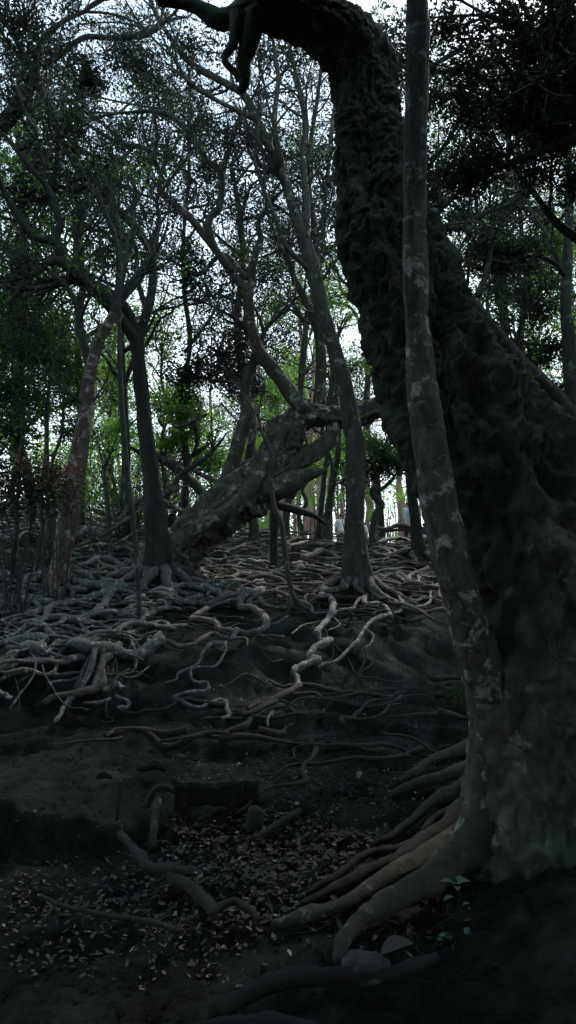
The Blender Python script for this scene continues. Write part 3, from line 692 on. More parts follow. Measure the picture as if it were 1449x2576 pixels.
# forked dark tree left of centre ---------------------------------------
dD = gd(395, 1470)
tD = [(392, 1482, 74, dD), (396, 1440, 66, dD), (402, 1390, 62, dD), (395, 1320, 56, dD), (384, 1240, 46, dD), (372, 1130, 40, dD), (358, 1000, 36, dD), (350, 910, 34, dD), (345, 850, 34, dD)]
tree('forked_tree', 'dark tree forking into crooked spreading limbs left of the arched trunk', tD, [
     [(345, 860, 32, dD), (300, 800, 30, dD-.2), (262, 750, 36, dD-.4), (200, 695, 36, dD-.6), (140, 655, 24, dD-.8), (90, 685, 14, dD-.9), (60, 700, 9, dD-1)],
     [(345, 850, 26, dD), (368, 790, 22, dD), (385, 700, 22, dD+.1), (372, 620, 21, dD+.1), (310, 540, 20, dD), (220, 460, 18, dD), (155, 350, 17, dD), (110, 240, 16, dD), (88, 190, 16, dD)],
     [(340, 850, 26, dD), (325, 790, 24, dD-.1), (280, 740, 24, dD-.3), (200, 705, 26, dD-.5)],
     [(160, 660, 24, dD-.6), (140, 600, 24, dD-.7), (150, 560, 20, dD-.7), (118, 470, 17, dD-.8), (75, 420, 15, dD-.9), (20, 350, 12, dD-1), (-20, 320, 10, dD-1)],
     [(140, 610, 18, dD-.7), (80, 590, 18, dD-.9), (30, 520, 17, dD-1.1), (-10, 440, 15, dD-1.2)],
     [(88, 195, 24, dD), (50, 265, 34, dD), (0, 315, 42, dD-.1), (-60, 360, 44, dD-.2)],
     [(88, 190, 18, dD), (100, 110, 16, dD), (150, 60, 13, dD+.1), (210, 30, 10, dD+.2)],
     [(88, 190, 14, dD), (60, 140, 12, dD), (30, 80, 10, dD), (0, 30, 8, dD)],
     [(110, 170, 14, dD), (150, 140, 13, dD+.1), (210, 95, 12, dD+.2), (290, 95, 13, dD+.3), (370, 85, 14, dD+.4), (400, 60, 12, dD+.5)],
     [(130, 470, 14, dD-.5), (145, 400, 13, dD-.4), (140, 300, 12, dD-.2), (115, 240, 10, dD)],
     [(372, 620, 14, dD+.1), (400, 560, 12, dD+.1), (395, 500, 10, dD), (430, 450, 8, dD)],
     [(220, 460, 13, dD), (190, 480, 11, dD-.2), (150, 470, 9, dD-.4), (110, 500, 7, dD-.5)],
     [(310, 540, 13, dD), (345, 500, 11, dD+.2), (330, 440, 9, dD+.3), (360, 400, 7, dD+.4)],
     [(50, 375, 13, dD-1), (90, 340, 11, dD-.8), (70, 290, 9, dD-.8), (110, 250, 7, dD-.7)],
     [(372, 790, 16, dD), (345, 700, 13, dD+.3), (340, 620, 11, dD+.4), (280, 560, 9, dD+.5)]],
     'bark_dark', 'leaf_dark', seed=9, roots=10, rootr=.07, sides=28, disp=bark_disp(.14, 4, .2, 6), twigs=.8, twlen=1.5, lo=.5, leafn=6, trunk_twigs=0,
     blobs=[(60, 60, 12, 130, 2600), (215, 190, 12, 60, 1300), (160, 330, 12, 70, 700), (60, 500, 12, 70, 700), (240, 440, 13, 70, 600), (310, 130, 12.5, 60, 800), (20, 250, 12, 60, 700)])

# massive arching half-fallen tree --------------------------------------
dC = gd(450, 1440)
tC = [(405, 1470, 120, dC), (436, 1408, 112, dC), (482, 1348, 104, dC), (545, 1297, 100, dC), (600, 1258, 104, dC+.1), (655, 1215, 112, dC+.3), (694, 1170, 108, dC+.5), (708, 1120, 94, dC+.6), (730, 1072, 80, dC+.8), (775, 1046, 62, dC+1), (830, 1050, 56, dC+1.1), (880, 1054, 52, dC+1.1),
      (930, 1038, 50, dC+1.2), (985, 1012, 50, dC+1.3), (1040, 985, 44, dC+1.4)]
tree('arched_tree', 'huge mossy half-fallen tree arching from the left over the slope to the right', tC, [
     [(835, 1062, 34, dC+1), (832, 1100, 42, dC+.9), (790, 1138, 46, dC+.7), (742, 1165, 54, dC+.5), (705, 1190, 60, dC+.4), (690, 1200, 30, dC+.4)],
     [(650, 1240, 90, dC+.2), (710, 1222, 64, dC), (760, 1200, 44, dC), (795, 1190, 26, dC), (822, 1180, 10, dC)],
     [(765, 1035, 40, dC+.8), (700, 945, 38, dC+.8), (655, 890, 32, dC+.7), (630, 820, 28, dC+.6), (620, 740, 26, dC+.5), (580, 680, 22, dC+.5), (520, 600, 20, dC+.4), (470, 540, 18, dC+.4), (405, 485, 15, dC+.4), (405, 440, 12, dC+.4)],
     [(625, 760, 22, dC+.5), (640, 650, 18, dC+.5), (655, 600, 18, dC+.5), (650, 560, 14, dC+.4), (680, 510, 11, dC+.4)],
     [(580, 680, 22, dC+.4), (545, 630, 18, dC+.2), (528, 590, 18, dC+.1), (526, 552, 17, dC), (552, 518, 17, dC), (556, 436, 18, dC), (520, 402, 15, dC), (476, 340, 14, dC), (440, 300, 12, dC-.1), (385, 280, 10, dC-.2), (300, 285, 7, dC-.2)],
     [(556, 436, 16, dC), (580, 366, 13, dC+.1), (602, 300, 11, dC+.2), (640, 240, 8, dC+.3)],
     [(405, 440, 14, dC+.4), (386, 400, 12, dC+.4), (360, 370, 12, dC+.4), (320, 365, 12, dC+.3), (280, 350, 10, dC+.3), (215, 310, 8, dC+.2)],
     [(340, 366, 11, dC+.3), (300, 400, 9, dC+.2), (240, 392, 8, dC+.1), (185, 368, 6, dC)],
     [(385, 280, 10, dC-.2), (396, 345, 9, dC), (385, 395, 8, dC+.2)],
     [(620, 700, 16, dC+.5), (560, 640, 12, dC+.7), (500, 690, 10, dC+.9), (440, 660, 8, dC+1)],
     [(802, 1040, 36, dC+1.6), (806, 960, 30, dC+1.6), (806, 880, 26, dC+1.6), (790, 800, 22, dC+1.6), (740, 700, 18, dC+1.6)],
     [(985, 1010, 44, dC+1.3), (972, 960, 38, dC+1.2), (965, 890, 28, dC+1.2), (955, 800, 18, dC+1.2)],
     [(548, 1275, 46, dC+.6), (577, 1190, 40, dC+.7), (602, 1110, 36, dC+.8), (622, 1040, 34, dC+.9), (618, 980, 28, dC+1), (640, 900, 22, dC+1)],
     [(450, 1370, 60, dC-.3), (520, 1320, 50, dC-.4), (590, 1275, 44, dC-.4), (640, 1215, 36, dC-.2), (690, 1130, 30, dC+.2), (720, 1075, 26, dC+.4)]],
     'bark_arch', 'leaf_dark', seed=14, sides=90, disp=bark_disp(.2, 3.4, .3, 11, .35), twigs=.5, twlen=1.6, trunk_twigs=0, leafn=6, roots=9, rootr=.07, flare=.35, tips=True, lo=.55,
     blobs=[(560, 900, 16, 110, 3600, .9), (480, 950, 15, 70, 1800, .9), (620, 960, 15.5, 60, 1000), (470, 700, 15, 80, 900), (330, 640, 15, 60, 400)])

# reddish lichened trunk
dE = gd(142, 1490)
tree('reddish_tree', 'reddish lichen-spotted leaning trunk at the left of the bank', [(140, 1492, 62, dE), (150, 1430, 50, dE), (165, 1350, 48, dE), (182, 1240, 46, dE), (200, 1130, 40, dE), (216, 1020, 34, dE), (228, 930, 30, dE), (252, 850, 28, dE), (285, 790, 22, dE)],
     [[(228, 930, 24, dE), (205, 840, 20, dE+.3), (190, 760, 16, dE+.5), (150, 700, 12, dE+.6)],
      [(285, 790, 20, dE), (300, 700, 16, dE+.4), (290, 600, 13, dE+.6), (250, 500, 10, dE+.8)]], 'bark_red', 'leaf', limbbark='bark_dark', seed=17, roots=7, rootr=.045, sides=24, twigs=.8, twlen=1.5,
     blobs=[(180, 1010, 12, 50, 500, .7, .06), (60, 820, 15, 110, 3200, .8), (30, 980, 14, 100, 2600, .9), (120, 900, 15, 80, 1600)])
# thin stems
def stem(label, pts, bark='bark_pale', seed=1, kind='sapling', **k):
    kw = dict(twigs=.8, twlen=.9, twlev=1, leafn=5, sides=10, trunk_twigs=.6, roots=0); kw.update(k)
    return tree(kind, label, pts, kw.pop('limbs', []), bark, kw.pop('leafm', 'leaf'), seed=seed, **kw)
d = gd(352, 1555)
stem('thin pale straight stem in front of the forked tree', [(352, 1560, 13, d), (347, 1450, 13, d), (338, 1340, 14, d), (322, 1210, 15, d), (310, 1080, 14, d), (302, 940, 12, d), (300, 800, 9, d), (304, 640, 6, d), (300, 540, 3, d)], bark='bark_mid', seed=31)
d = gd(775, 1532)
stem('crooked thin sapling with a kink in front of the arched trunk', [(775, 1535, 16, d), (740, 1500, 14, d), (722, 1430, 13, d), (708, 1320, 14, d), (690, 1275, 13, d), (680, 1200, 13, d), (684, 1150, 10, d), (660, 1090, 8, d), (650, 1050, 6, d)], bark='bark_mid', seed=32, trunk_twigs=.2)
d = gd(1050, 1408)
stem('slim dark trunk with mossy foot right of the flared tree', [(1052, 1412, 50, d), (1050, 1385, 32, d), (1044, 1300, 26, d), (1034, 1220, 24, d), (1024, 1120, 20, d), (1020, 1020, 18, d), (1024, 900, 16, d), (1030, 780, 12, d)], bark='bark_dark', seed=33, kind='slim_tree', roots=6, rootr=.05, sides=16)
stem('thin paired trunk with a bright edge left of the white-shirted walker', [(818, 1375, 28, 22), (820, 1345, 24, 22), (826, 1290, 18, 22), (836, 1220, 16, 22), (850, 1140, 14, 22), (852, 1070, 14, 22), (845, 980, 12, 22), (850, 850, 10, 22)], bark='bark_mid', seed=34, kind='slim_tree')
stem('thin lean trunk leftmost of the pair on the crest', [(800, 1370, 20, 22.5), (803, 1330, 16, 22.5), (810, 1250, 13, 22.5), (822, 1150, 12, 22.5), (830, 1060, 12, 22.5), (835, 960, 10, 22.5)], bark='bark_mid', seed=35, kind='slim_tree')
for i, (lab, pts) in enumerate([
    ('thin stem crossing the foot of the reddish trunk', [(140, 1485, 20, 14), (118, 1440, 14, 14), (108, 1350, 11, 14), (104, 1240, 10, 14), (118, 1120, 9, 14), (120, 1000, 8, 14), (150, 860, 7, 14)]),
    ('thin upright grey stem behind the reddish bush', [(125, 1420, 14, 16), (122, 1300, 12, 16), (120, 1180, 11, 16), (116, 1060, 9, 16), (125, 960, 8, 16)]),
    ('bent thin stem rightmost of those in the left thicket', [(135, 1400, 10, 16), (136, 1250, 9, 16), (130, 1170, 9, 16), (155, 1090, 8, 16), (160, 1000, 7, 16)]),
    ('dark thin stem nearest the left edge', [(15, 1560, 14, 11), (28, 1460, 11, 11), (40, 1340, 10, 11), (45, 1240, 9, 11), (50, 1150, 8, 11)]),
    ('short leaning stem in the left thicket shade', [(70, 1540, 9, 12), (90, 1440, 8, 12), (108, 1330, 7, 12)])]):
    stem(lab, pts, bark='bark_mid' if i < 3 else 'bark_dark', seed=40+i, kind='sapling', group='thin stems in the left thicket')
stem('short crooked stem in the brushwood between reddish and forked trees', [(278, 1440, 10, 16), (275, 1360, 10, 16), (270, 1270, 11, 16), (262, 1190, 8, 16)], bark='bark_mid', seed=47, trunk_twigs=.2)
# right-hand trees
tree('edge_tree', 'grey trunk rising at the right edge behind the massive tree', [(1470, 1330, 110, 12), (1455, 1220, 74, 12), (1447, 1120, 52, 12), (1440, 1000, 40, 12), (1432, 880, 34, 12), (1424, 760, 26, 12), (1428, 620, 22, 12), (1432, 480, 18, 12), (1425, 300, 14, 12)],
     [[(1440, 1050, 46, 12), (1390, 985, 36, 11.8), (1320, 920, 34, 11.6), (1262, 850, 30, 11.5), (1205, 780, 26, 11.4), (1160, 715, 20, 11.3), (1110, 640, 14, 11.2)],
      [(1430, 1020, 34, 12), (1370, 985, 28, 12.2), (1310, 965, 24, 12.3), (1290, 950, 18, 12.4)],
      [(1110, 640, 16, 11.3), (1080, 565, 16, 11), (1140, 574, 15, 11), (1215, 540, 12, 11), (1275, 515, 8, 11)],
      [(1424, 700, 12, 12), (1395, 660, 10, 11.8), (1330, 640, 9, 11.7), (1280, 660, 7, 11.6), (1220, 650, 5, 11.5)],
      [(1200, 745, 18, 11.4), (1222, 690, 15, 11.5), (1235, 600, 12, 11.6), (1200, 540, 10, 11.7)],
      [(1424, 700, 12, 12), (1380, 600, 10, 12), (1340, 540, 8, 12)]],
     'bark_mid', 'leaf_dark', seed=51, sides=24, twigs=1.0, twlen=1.8, blobs=[(1290, 640, 12, 75, 1600), (1330, 760, 13, 90, 1200), (1390, 880, 13, 60, 900), (1210, 640, 12, 60, 900), (1390, 1010, 14, 70, 1500)])
tree('overhanging_tree', 'dark densely leaved tree filling the upper right corner', [(1800, 2300, 120, 6.5), (1760, 1700, 90, 7), (1720, 1100, 80, 7.2), (1660, 600, 70, 7.4), (1560, 350, 60, 7.4), (1440, 280, 36, 7.3)],
     [[(1560, 350, 40, 7.4), (1460, 160, 34, 7.3), (1360, 90, 26, 7.2), (1290, 60, 18, 7.1), (1230, 40, 10, 7.0)], [(1500, 330, 30, 7.4), (1400, 330, 24, 7.4), (1300, 270, 18, 7.3), (1190, 180, 12, 7.2), (1110, 180, 9, 7.2)],
      [(1460, 340, 26, 7.4), (1360, 380, 20, 7.4), (1260, 420, 15, 7.4), (1170, 470, 12, 7.4), (1120, 520, 8, 7.4)], [(1480, 620, 26, 8), (1400, 560, 20, 8), (1340, 480, 14, 8), (1300, 430, 9, 8)]],
     'bark_dark', 'leaf_dark', seed=53, twigs=1.0, twlen=1.1, leafsz=.062, leafn=8,
     blobs=[(1410, 60, 7.3, 120, 4200), (1330, 120, 7.4, 90, 2000), (1420, 200, 7.4, 110, 3600), (1260, 40, 7.2, 60, 600), (1300, 260, 7.4, 90, 2600), (1390, 330, 7.6, 90, 2600), (1190, 170, 7.2, 55, 600), (1170, 280, 7.4, 60, 700),
            (1160, 440, 7.5, 65, 1900), (1240, 400, 7.5, 60, 1100), (1120, 80, 7.2, 50, 700), (1430, 460, 8, 60, 1200), (1340, 430, 7.6, 50, 700), (1110, 250, 7.4, 40, 400), (1060, 440, 9.3, 95, 3000), (1000, 160, 9.6, 90, 2400)])  # last leaf masses, mostly behind the massive trunk, added to block the sun
# upper left overhang and others in the middle distance
def midtree(label, kind, base, top, d, seed, leafm='leaf', lean=0, n=5, w=26, blobs=(), bark='bark_mid', spread=140, **k):
    rs = np.random.default_rng(seed); n = n+(3 if base[1]-top[1] > 600 else 0); spread = spread*1.15
    bx, by = base; tx, ty = top
    tr = [(bx+(tx-bx)*t+rs.normal(0, 9)*(t > 0)*1.0, by+(ty-by)*t, w*(1-.6*t), d) for t in np.linspace(0, 1, 8)]
    lm = []
    for i in range(n):
        t = .4+.6*(i+rs.random())/n; x0 = bx+(tx-bx)*t; y0 = by+(ty-by)*t; s = 1 if rs.random() < .5 else -1
        L = spread*rs.uniform(.7, 1.5); x, y, dd = x0, y0, d; ang = rs.uniform(.5, 1.1); pts = [(x, y, w*(1-.6*t)*.7, dd)]
        for q in range(5):
            if rs.random() < .3: s = -s
            x += s*L/4*math.sin(ang)*rs.uniform(.3, 1.6); y -= L/4*math.cos(ang)*rs.uniform(.3, 1.7); dd += rs.normal(0, .25)
            pts.append((x, y, w*(1-.6*t)*.7*(1-.17*(q+1)), dd))
        lm.append(pts)
    kw = dict(twigs=.9, twlen=1.9, seed=seed, blobs=blobs, leafsz=.1, leafn=7); kw.update(k)
    return tree(kind, label, tr, lm, bark, leafm, **kw)
midtree('slender tree behind the arched trunk left of the crest', 'slender_tree', (640, 1330), (590, 420), 20, 61, leafm='leaf_dark', blobs=[(520, 420, 20, 110, 1500), (600, 560, 20, 90, 1200), (660, 700, 20, 70, 900)])
midtree('leafy tree behind the forked tree', 'leafy_tree', (330, 1400), (300, 500), 18, 62, blobs=[(300, 560, 18, 90, 900), (250, 650, 18, 70, 1200), (190, 540, 18, 80, 900)])
midtree('tall tree behind the left thicket', 'tall_tree', (60, 1400), (40, 300), 17, 63, blobs=[(50, 650, 17, 110, 2200), (40, 760, 17, 100, 2600), (100, 860, 17, 90, 2000), (20, 880, 16, 90, 2600)], w=30)
midtree('tall thin tree seen between flared and slim dark trunks', 'thin_tree', (960, 1340), (870, 350), 24, 64, leafm='leaf_dark', blobs=[(900, 1180, 22, 60, 1800), (960, 1160, 22, 60, 1800), (930, 880, 24, 60, 800)], w=20)
midtree('dense small tree on the crest right of the flared tree', 'small_tree', (940, 1325), (965, 1130), 21, 65, n=4, w=22, spread=60, leafm='leaf', blobs=[(950, 1130, 21, 60, 1800), (1000, 1170, 21, 50, 1300), (900, 1200, 21, 50, 1200)], twlen=1.1)
midtree('tree with thin hanging twigs at the right beyond the massive trunk', 'twiggy_tree', (1290, 1260), (1270, 300), 18, 66, blobs=[(1300, 560, 18, 80, 900), (1200, 560, 18, 60, 700), (1360, 700, 18, 80, 900), (1250, 720, 17, 70, 1000)])
midtree('tree with a thin crown high in the middle', 'slender_tree', (720, 1300), (850, 150), 22, 67, leafm='leaf_dark', w=20, blobs=[(820, 250, 22, 100, 900), (760, 420, 22, 80, 800)])
midtree('tree with a loose crown at the upper left', 'slender_tree', (200, 1350), (190, 250), 19, 68, leafm='leaf_dark', w=24, blobs=[(330, 320, 18, 80, 1100), (200, 420, 19, 90, 900), (380, 200, 18, 80, 1000)])
midtree('bright-leaved small tree in the gap left of the arched trunk', 'bright_tree', (500, 1330), (480, 1040), 19, 69, leafm='leaf_bright', w=16, n=5, spread=80, twlen=1.3, blobs=[(470, 1040, 19, 70, 2200, .6), (540, 1150, 20, 60, 1600, .6), (440, 1110, 19, 50, 1100), (280, 930, 22, 50, 900), (300, 1080, 20, 60, 1300)])
midtree('bright young tree beyond the arch', 'bright_tree', (760, 1330), (770, 1100), 26, 70, leafm='leaf_bright', w=12, n=4, spread=70, twlen=1.4, blobs=[(790, 1170, 26, 70, 1700, .6), (720, 950, 27, 80, 1300, .7), (880, 800, 26, 70, 800)])
tree('bare_branch', 'pale dead branch slanting behind the arched trunk', [(690, 1268, 20, dC+2), (750, 1285, 20, dC+2.2), (790, 1298, 14, dC+2.4), (818, 1318, 8, dC+2.5)], [], 'bark_dark', 'leaf', twigs=0, cat='branch', seed=72)

# far trees beyond the crest: four kinds, copied
def proto(kind, seed, h, leafm, bark, r=.16, crown_n=9000, crown_r=3.2, lo=.4, leafsz=.15):
    rs = np.random.default_rng(seed)
    e = empty(kind, (0, 0, 0), 'x', 'tree')
    n = 12; P = np.zeros((n, 4)); P[:, 2] = np.linspace(-.3, h, n); P[:, 0] = np.cumsum(rs.normal(0, .12, n)); P[:, 1] = np.cumsum(rs.normal(0, .12, n)); P[:, 3] = r*(1-.75*np.linspace(0, 1, n)); P[0, 3] *= 1.5
    T = crom(P, 4); t = Tubes(); t.add(T[:, :3], T[:, 3], 10, bark_disp(.15, 2, .15, seed)); t.build('trunk', M[bark], e)
    br = []
    for i in range(12):
        k = int((lo+(1-lo)*rs.random())*(len(T)-1)); a = rs.uniform(0, 6.28)
        grow(T[k, :3], [math.cos(a), math.sin(a), rs.uniform(.3, 1.1)], T[k, 3]*.55, crown_r*rs.uniform(.6, 1.1), 2, br, rs)
    lv = Leaves(); tips = [p for p in br if p[2] <= 1]
    for P_, rad, lev in tips:
        if fbm(P_[-1:]*.8+seed, 2, 12)[0] > -.08: lv.clump(P_[-1], .3, max(2, int(crown_n*.8/len(tips))), leafsz)
    t = Tubes()
    for P_, rad, lev in br: t.add(P_, np.maximum(rad, .008), 4, cap=False)
    t.build('twigs', M['twig'], e); lv.build('crown', M[leafm], e)
    return e
def dup(root, loc, rz, s, label, group):
    r = root.copy(); COL.objects.link(r); r.location = loc; r.rotation_euler = (0, 0, rz); r.scale = (s, s, s)
    props(r, label, 'tree', group)
    for ch in list(root.children):
        c = ch.copy(); COL.objects.link(c); c.parent = r
    return r
FG = 'trees of the forest beyond the crest'
P1 = proto('tall_tree', 101, 15, 'leaf_dark', 'bark_far', .2, 7500, 3.4, .5)
P2 = proto('leafy_tree', 102, 10, 'leaf', 'bark_mid', .16, 9000, 3.4, .3)
P3 = proto('bushy_tree', 103, 6, 'leaf_bright', 'bark_mid', .11, 6500, 2.4, .12)
P4 = proto('tall_tree', 104, 15, 'leaf_dark', 'bark_far', .2, 4500, 3.4, .55)
rs = np.random.default_rng(5); used = set(); protos = [P1, P2, P3, P4]
LB_ = ['one of the pinkish straight trunks beyond the crest', 'one of the grey leafy trees beyond the crest', 'one of the bright green bushy trees beyond the crest', 'one of the tallest dark-crowned trees beyond the crest']
def put(i, x, y, s=None, lab=None, grp=FG):
    loc = (x, y, float(H0(np.array(x), np.array(y)))-.1); rz = rs.uniform(0, 6.28); s = s or rs.uniform(.8, 1.25)
    lab = lab or LB_[i]
    if i not in used:
        used.add(i); e = protos[i]; e.location = loc; e.rotation_euler = (0, 0, rz); e.scale = (s, s, s); props(e, lab, 'tree', grp); return e
    return dup(protos[i], loc, rz, s, lab, grp)
for k in range(46):
    y = rs.uniform(30, 62); x = rs.uniform(-.5, .5)*y
    if abs(x/y-.08) < .2:
        put([0, 3, 0][k % 3], x, max(y, 36)); continue
    put([0, 3, 1, 0, 2, 1][k % 6], x, y)
for k in range(22):
    y = rs.uniform(38, 70); put([0, 3, 0][k % 3], rs.uniform(-.08, .28)*y, y)
for (x, y, i) in [(8.6, 9.5, 2), (9.5, 12.5, 1), (7, 16, 2), (6.2, 22, 1), (11, 15, 1), (9, 20, 2), (-9, 13, 1), (-8, 17, 2), (-11, 22, 1), (-6.5, 25, 2), (10, 18, 1), (12, 25, 3), (8, 27, 2), (-12, 30, 1)]:
    put(i, x, y, lab={1: 'one of the grey leafy trees flanking the slope', 2: 'one of the bright bushy trees flanking the slope', 3: 'one of the tallest trees flanking the slope'}[i], grp='trees flanking the slope')
for (x, y, i) in [(-7, -3, 1), (-9, 3.5, 1), (6.5, -4, 1), (0, -8, 1), (-3, -9, 3), (8, 3, 1), (5, -9, 1), (-11, 1, 1), (-9.5, 8.5, 1), (9.5, 9, 1), (-6, -8, 2), (3, -6, 2)]:  # unseen trees added around the camera to darken the foreground
    put(i, x, y, 1.0, lab='one of the unseen forest trees added around the viewpoint for shade', grp='unseen trees added to shade the viewpoint')

midtree('fresh green understorey tree left of the arch', 'bright_tree', (420, 1340), (400, 900), 20, 111, leafm='leaf_bright', w=14, n=5, spread=90, twlen=1.4, blobs=[(420, 1010, 20, 80, 2600, .6), (490, 1090, 20, 60, 1500, .6), (380, 1130, 21, 60, 1200), (640, 1130, 23, 60, 1400)])
midtree('fresh green tree in the gap under the leaning dark limb', 'bright_tree', (530, 1330), (540, 1100), 24, 112, leafm='leaf_bright', w=10, n=4, spread=70, twlen=1.3, blobs=[(520, 1150, 24, 70, 2000, .6), (590, 1190, 24, 50, 1000, .6), (700, 1000, 25, 60, 1300)])
midtree('yellow-green tree seen through the gap of the forked tree', 'bright_tree', (290, 1330), (275, 900), 26, 113, leafm='leaf_bright', w=12, n=4, spread=60, twlen=1.3, blobs=[(285, 930, 26, 55, 1800, .7), (300, 1010, 26, 60, 1600)])
midtree('dense green tree low at the left edge', 'leafy_tree', (30, 1400), (60, 800), 18.5, 114, w=18, blobs=[(60, 1000, 18, 100, 3200), (150, 930, 19, 80, 2200), (30, 1090, 17, 70, 1600), (200, 1080, 18, 60, 1200)])
midtree('green tree between the massive trunk and the right edge', 'leafy_tree', (1330, 1300), (1240, 560), 17, 115, w=16, leafm='leaf_bright', blobs=[(1230, 620, 17, 75, 2000, .6), (1170, 560, 17, 50, 900), (1400, 620, 17, 70, 1500), (1330, 900, 17, 70, 1500)])
midtree('green tree seen above the arch', 'leafy_tree', (830, 1320), (820, 800), 23, 116, w=14, leafm='leaf_bright', blobs=[(700, 780, 22, 70, 1300), (820, 760, 23, 70, 1300), (880, 930, 23, 60, 1200), (740, 350, 22, 60, 900), (800, 390, 21, 50, 800), (860, 1170, 24, 50, 1100)])
midtree('leafy tree filling the upper centre left', 'leafy_tree', (460, 1300), (470, 300), 19, 117, w=18, leafm='leaf_dark', blobs=[(380, 380, 18, 90, 800), (480, 330, 18, 80, 650), (420, 240, 17, 70, 600), (300, 470, 18, 80, 650), (540, 480, 18, 70, 550), (100, 380, 17, 80, 650), (60, 180, 16, 90, 850), (200, 60, 16, 90, 800), (520, 740, 18, 90, 900)])
midtree('leafy tree filling the upper right behind the overhang', 'leafy_tree', (1350, 1300), (1300, 300), 16, 118, w=18, leafm='leaf_dark', blobs=[(1200, 280, 15, 60, 550), (1150, 400, 15, 60, 500), (1380, 560, 16, 80, 750), (1100, 480, 16, 40, 300), (1260, 520, 16, 70, 600), (970, 60, 17, 60, 400)])
# far wood: one mass of trunks and leaves closing the view beyond the plateau
rs = np.random.default_rng(88); t = Tubes(); lv = Leaves()
for i in range(420):
    y = rs.uniform(58, 105); x = rs.uniform(-.6, .6)*y; z = float(H0(x, y)); h = rs.uniform(7, 15)
    P = np.array([[x, y, z-.3], [x+rs.normal(0, .3), y, z+h*.5], [x+rs.normal(0, .6), y, z+h]]); t.add(crom(P, 4), np.linspace(rs.uniform(.08, .2), .04, 9), 6, cap=False)
for i in range(1500):
    y = rs.uniform(60, 105); x = rs.uniform(-.6, .6)*y; z = float(H0(x, y))+14*rs.random()**1.5
    if vnoise(np.array([[x*.12, z*.25, y*.03]]), 5)[0] < -.15 and z > 5: continue
    lv.clump((x, y, z), (1.3, 1.0, .8), 40, .42)
props(t.build('far_wood_trunks', M['bark_far']), 'far-off wood of thin pale pinkish trunks closing the view', 'wood', kind='stuff')
props(lv.build('far_wood_foliage', M['leaf']), 'leaves of the far-off wood closing the view', 'wood', kind='stuff')
for k in range(14):
    y = rs.uniform(33, 56); put(2, rs.uniform(-.35, .28)*y, y, rs.uniform(.4, .75))

def sky_blocker_tree(label, x, y, h, r, seed):  # unseen big-leaved tree, added to block sky light from behind the camera
    rs = np.random.default_rng(seed); z = float(H0(x, y)); e = empty('sky_blocker_tree', (x, y, z), label, 'tree', 'unseen trees added to shade the viewpoint')
    P = np.array([[x, y, z-.2, .22], [x+rs.normal(0, .2), y, z+h*.4, .17], [x+rs.normal(0, .3), y+rs.normal(0, .3), z+h, .08]]); C = crom(P, 6)
    t = Tubes(); t.add(C[:, :3], C[:, 3], 14, bark_disp(.15, 2, .2, seed)); t.build('trunk', M['bark_dark'], e); lv = Leaves(); t = Tubes()
    c = np.array([x, y, z+h])
    for q in range(120):
        v = rs.normal(0, 1, 3); v /= np.linalg.norm(v); v *= rs.random()**.4*r; v[2] *= .75
        B = crom(np.array([C[rs.integers(8, 13), :3], c+v*.5+rs.normal(0, .2, 3), c+v]), 4); t.add(B, np.linspace(.03, .008, len(B)), 4, cap=False); lv.clump(c+v, (.5, .5, .35), 34, .26)
    t.build('twigs', M['twig'], e); lv.build('crown', M['leaf_dark'], e, ratio=.55)
for i, (x, y, h, r) in enumerate([(-1.5, -6.0, 5.5, 3.2), (3.2, -6.5, 6, 3.4), (-6, -3.5, 6, 3.4), (6.2, -2.5, 6.5, 3.2), (-6.5, 2.0, 6.5, 3.0), (5.8, 2.2, 7, 2.8), (0.5, -11, 8.5, 4.5), (-8.5, -8.5, 8, 4.2), (8.5, -8, 8, 4.2), (-8.5, 6.8, 6.5, 3.0), (7.4, 6.5, 7, 2.8)]):
    sky_blocker_tree('one of the unseen dense dark trees added behind or beside the viewpoint to block sky light', x, y, h, r, 500+i)

# bushes ---------------------------------------------------------------
def bush(kind, label, c, r, n, leafm, size=.05, seed=1, stems=7, cat='bush', sq=.75):
    rs = np.random.default_rng(seed); c = np.array(c, float); g = np.array([c[0], c[1], float(H0(c[0], c[1]))-.05])
    e = empty(kind, g, label, cat); t = Tubes(); lv = Leaves()
    for i in range(stems):
        v = rs.normal(0, 1, 3); v /= np.linalg.norm(v); v[2] *= sq; tip = c+v*np.array(r)*rs.random()**.4
        b0 = g+[rs.normal(0, .1), rs.normal(0, .1), 0]
        P = crom(np.array([b0, (b0+tip)/2+rs.normal(0, .12, 3), tip]), 5); t.add(P, np.linspace(.016, .005, len(P)), 5)
    for i in range(max(6, n//45)):
        v = rs.normal(0, 1, 3); v /= np.linalg.norm(v); v *= rs.random()**.35; v[2] *= sq
        lv.clump(c+v*np.array(r), .12, 45, size)
    t.build('stems', M['twig'], e); lv.build('foliage', M[leafm], e); return e
c = at(40, 1225, 9.5); bush('dark_bush', 'dark bush with reddish top leaves at the left edge', c, (1.0, .7, .5), 4200, 'leaf_dark', .06, 81)
c = at(60, 1190, 9.6)
bush('reddish_bush', 'low reddish-leaved bush against the reddish trunk at left', c, (.95, .5, .14), 1500, 'leaf_red', .045, 82)
c = at(150, 1235, 10.5); bush('reddish_bush', 'brown twiggy bush in front of the reddish trunk', c, (.5, .4, .35), 700, 'leaf_red', .045, 83)
bush('green_bush', 'dim green bush under the left thicket', at(60, 1420, 13), (.9, .6, .7), 2600, 'leaf_dark', .06, 84)
bush('green_bush', 'green bush low at the left edge of the bank', at(20, 1500, 11), (.5, .5, .4), 900, 'leaf_dark', .06, 85)
bush('green_bush', 'small bright bush behind the reddish trunk', at(235, 1230, 17), (.5, .5, .6), 900, 'leaf_bright', .06, 86)
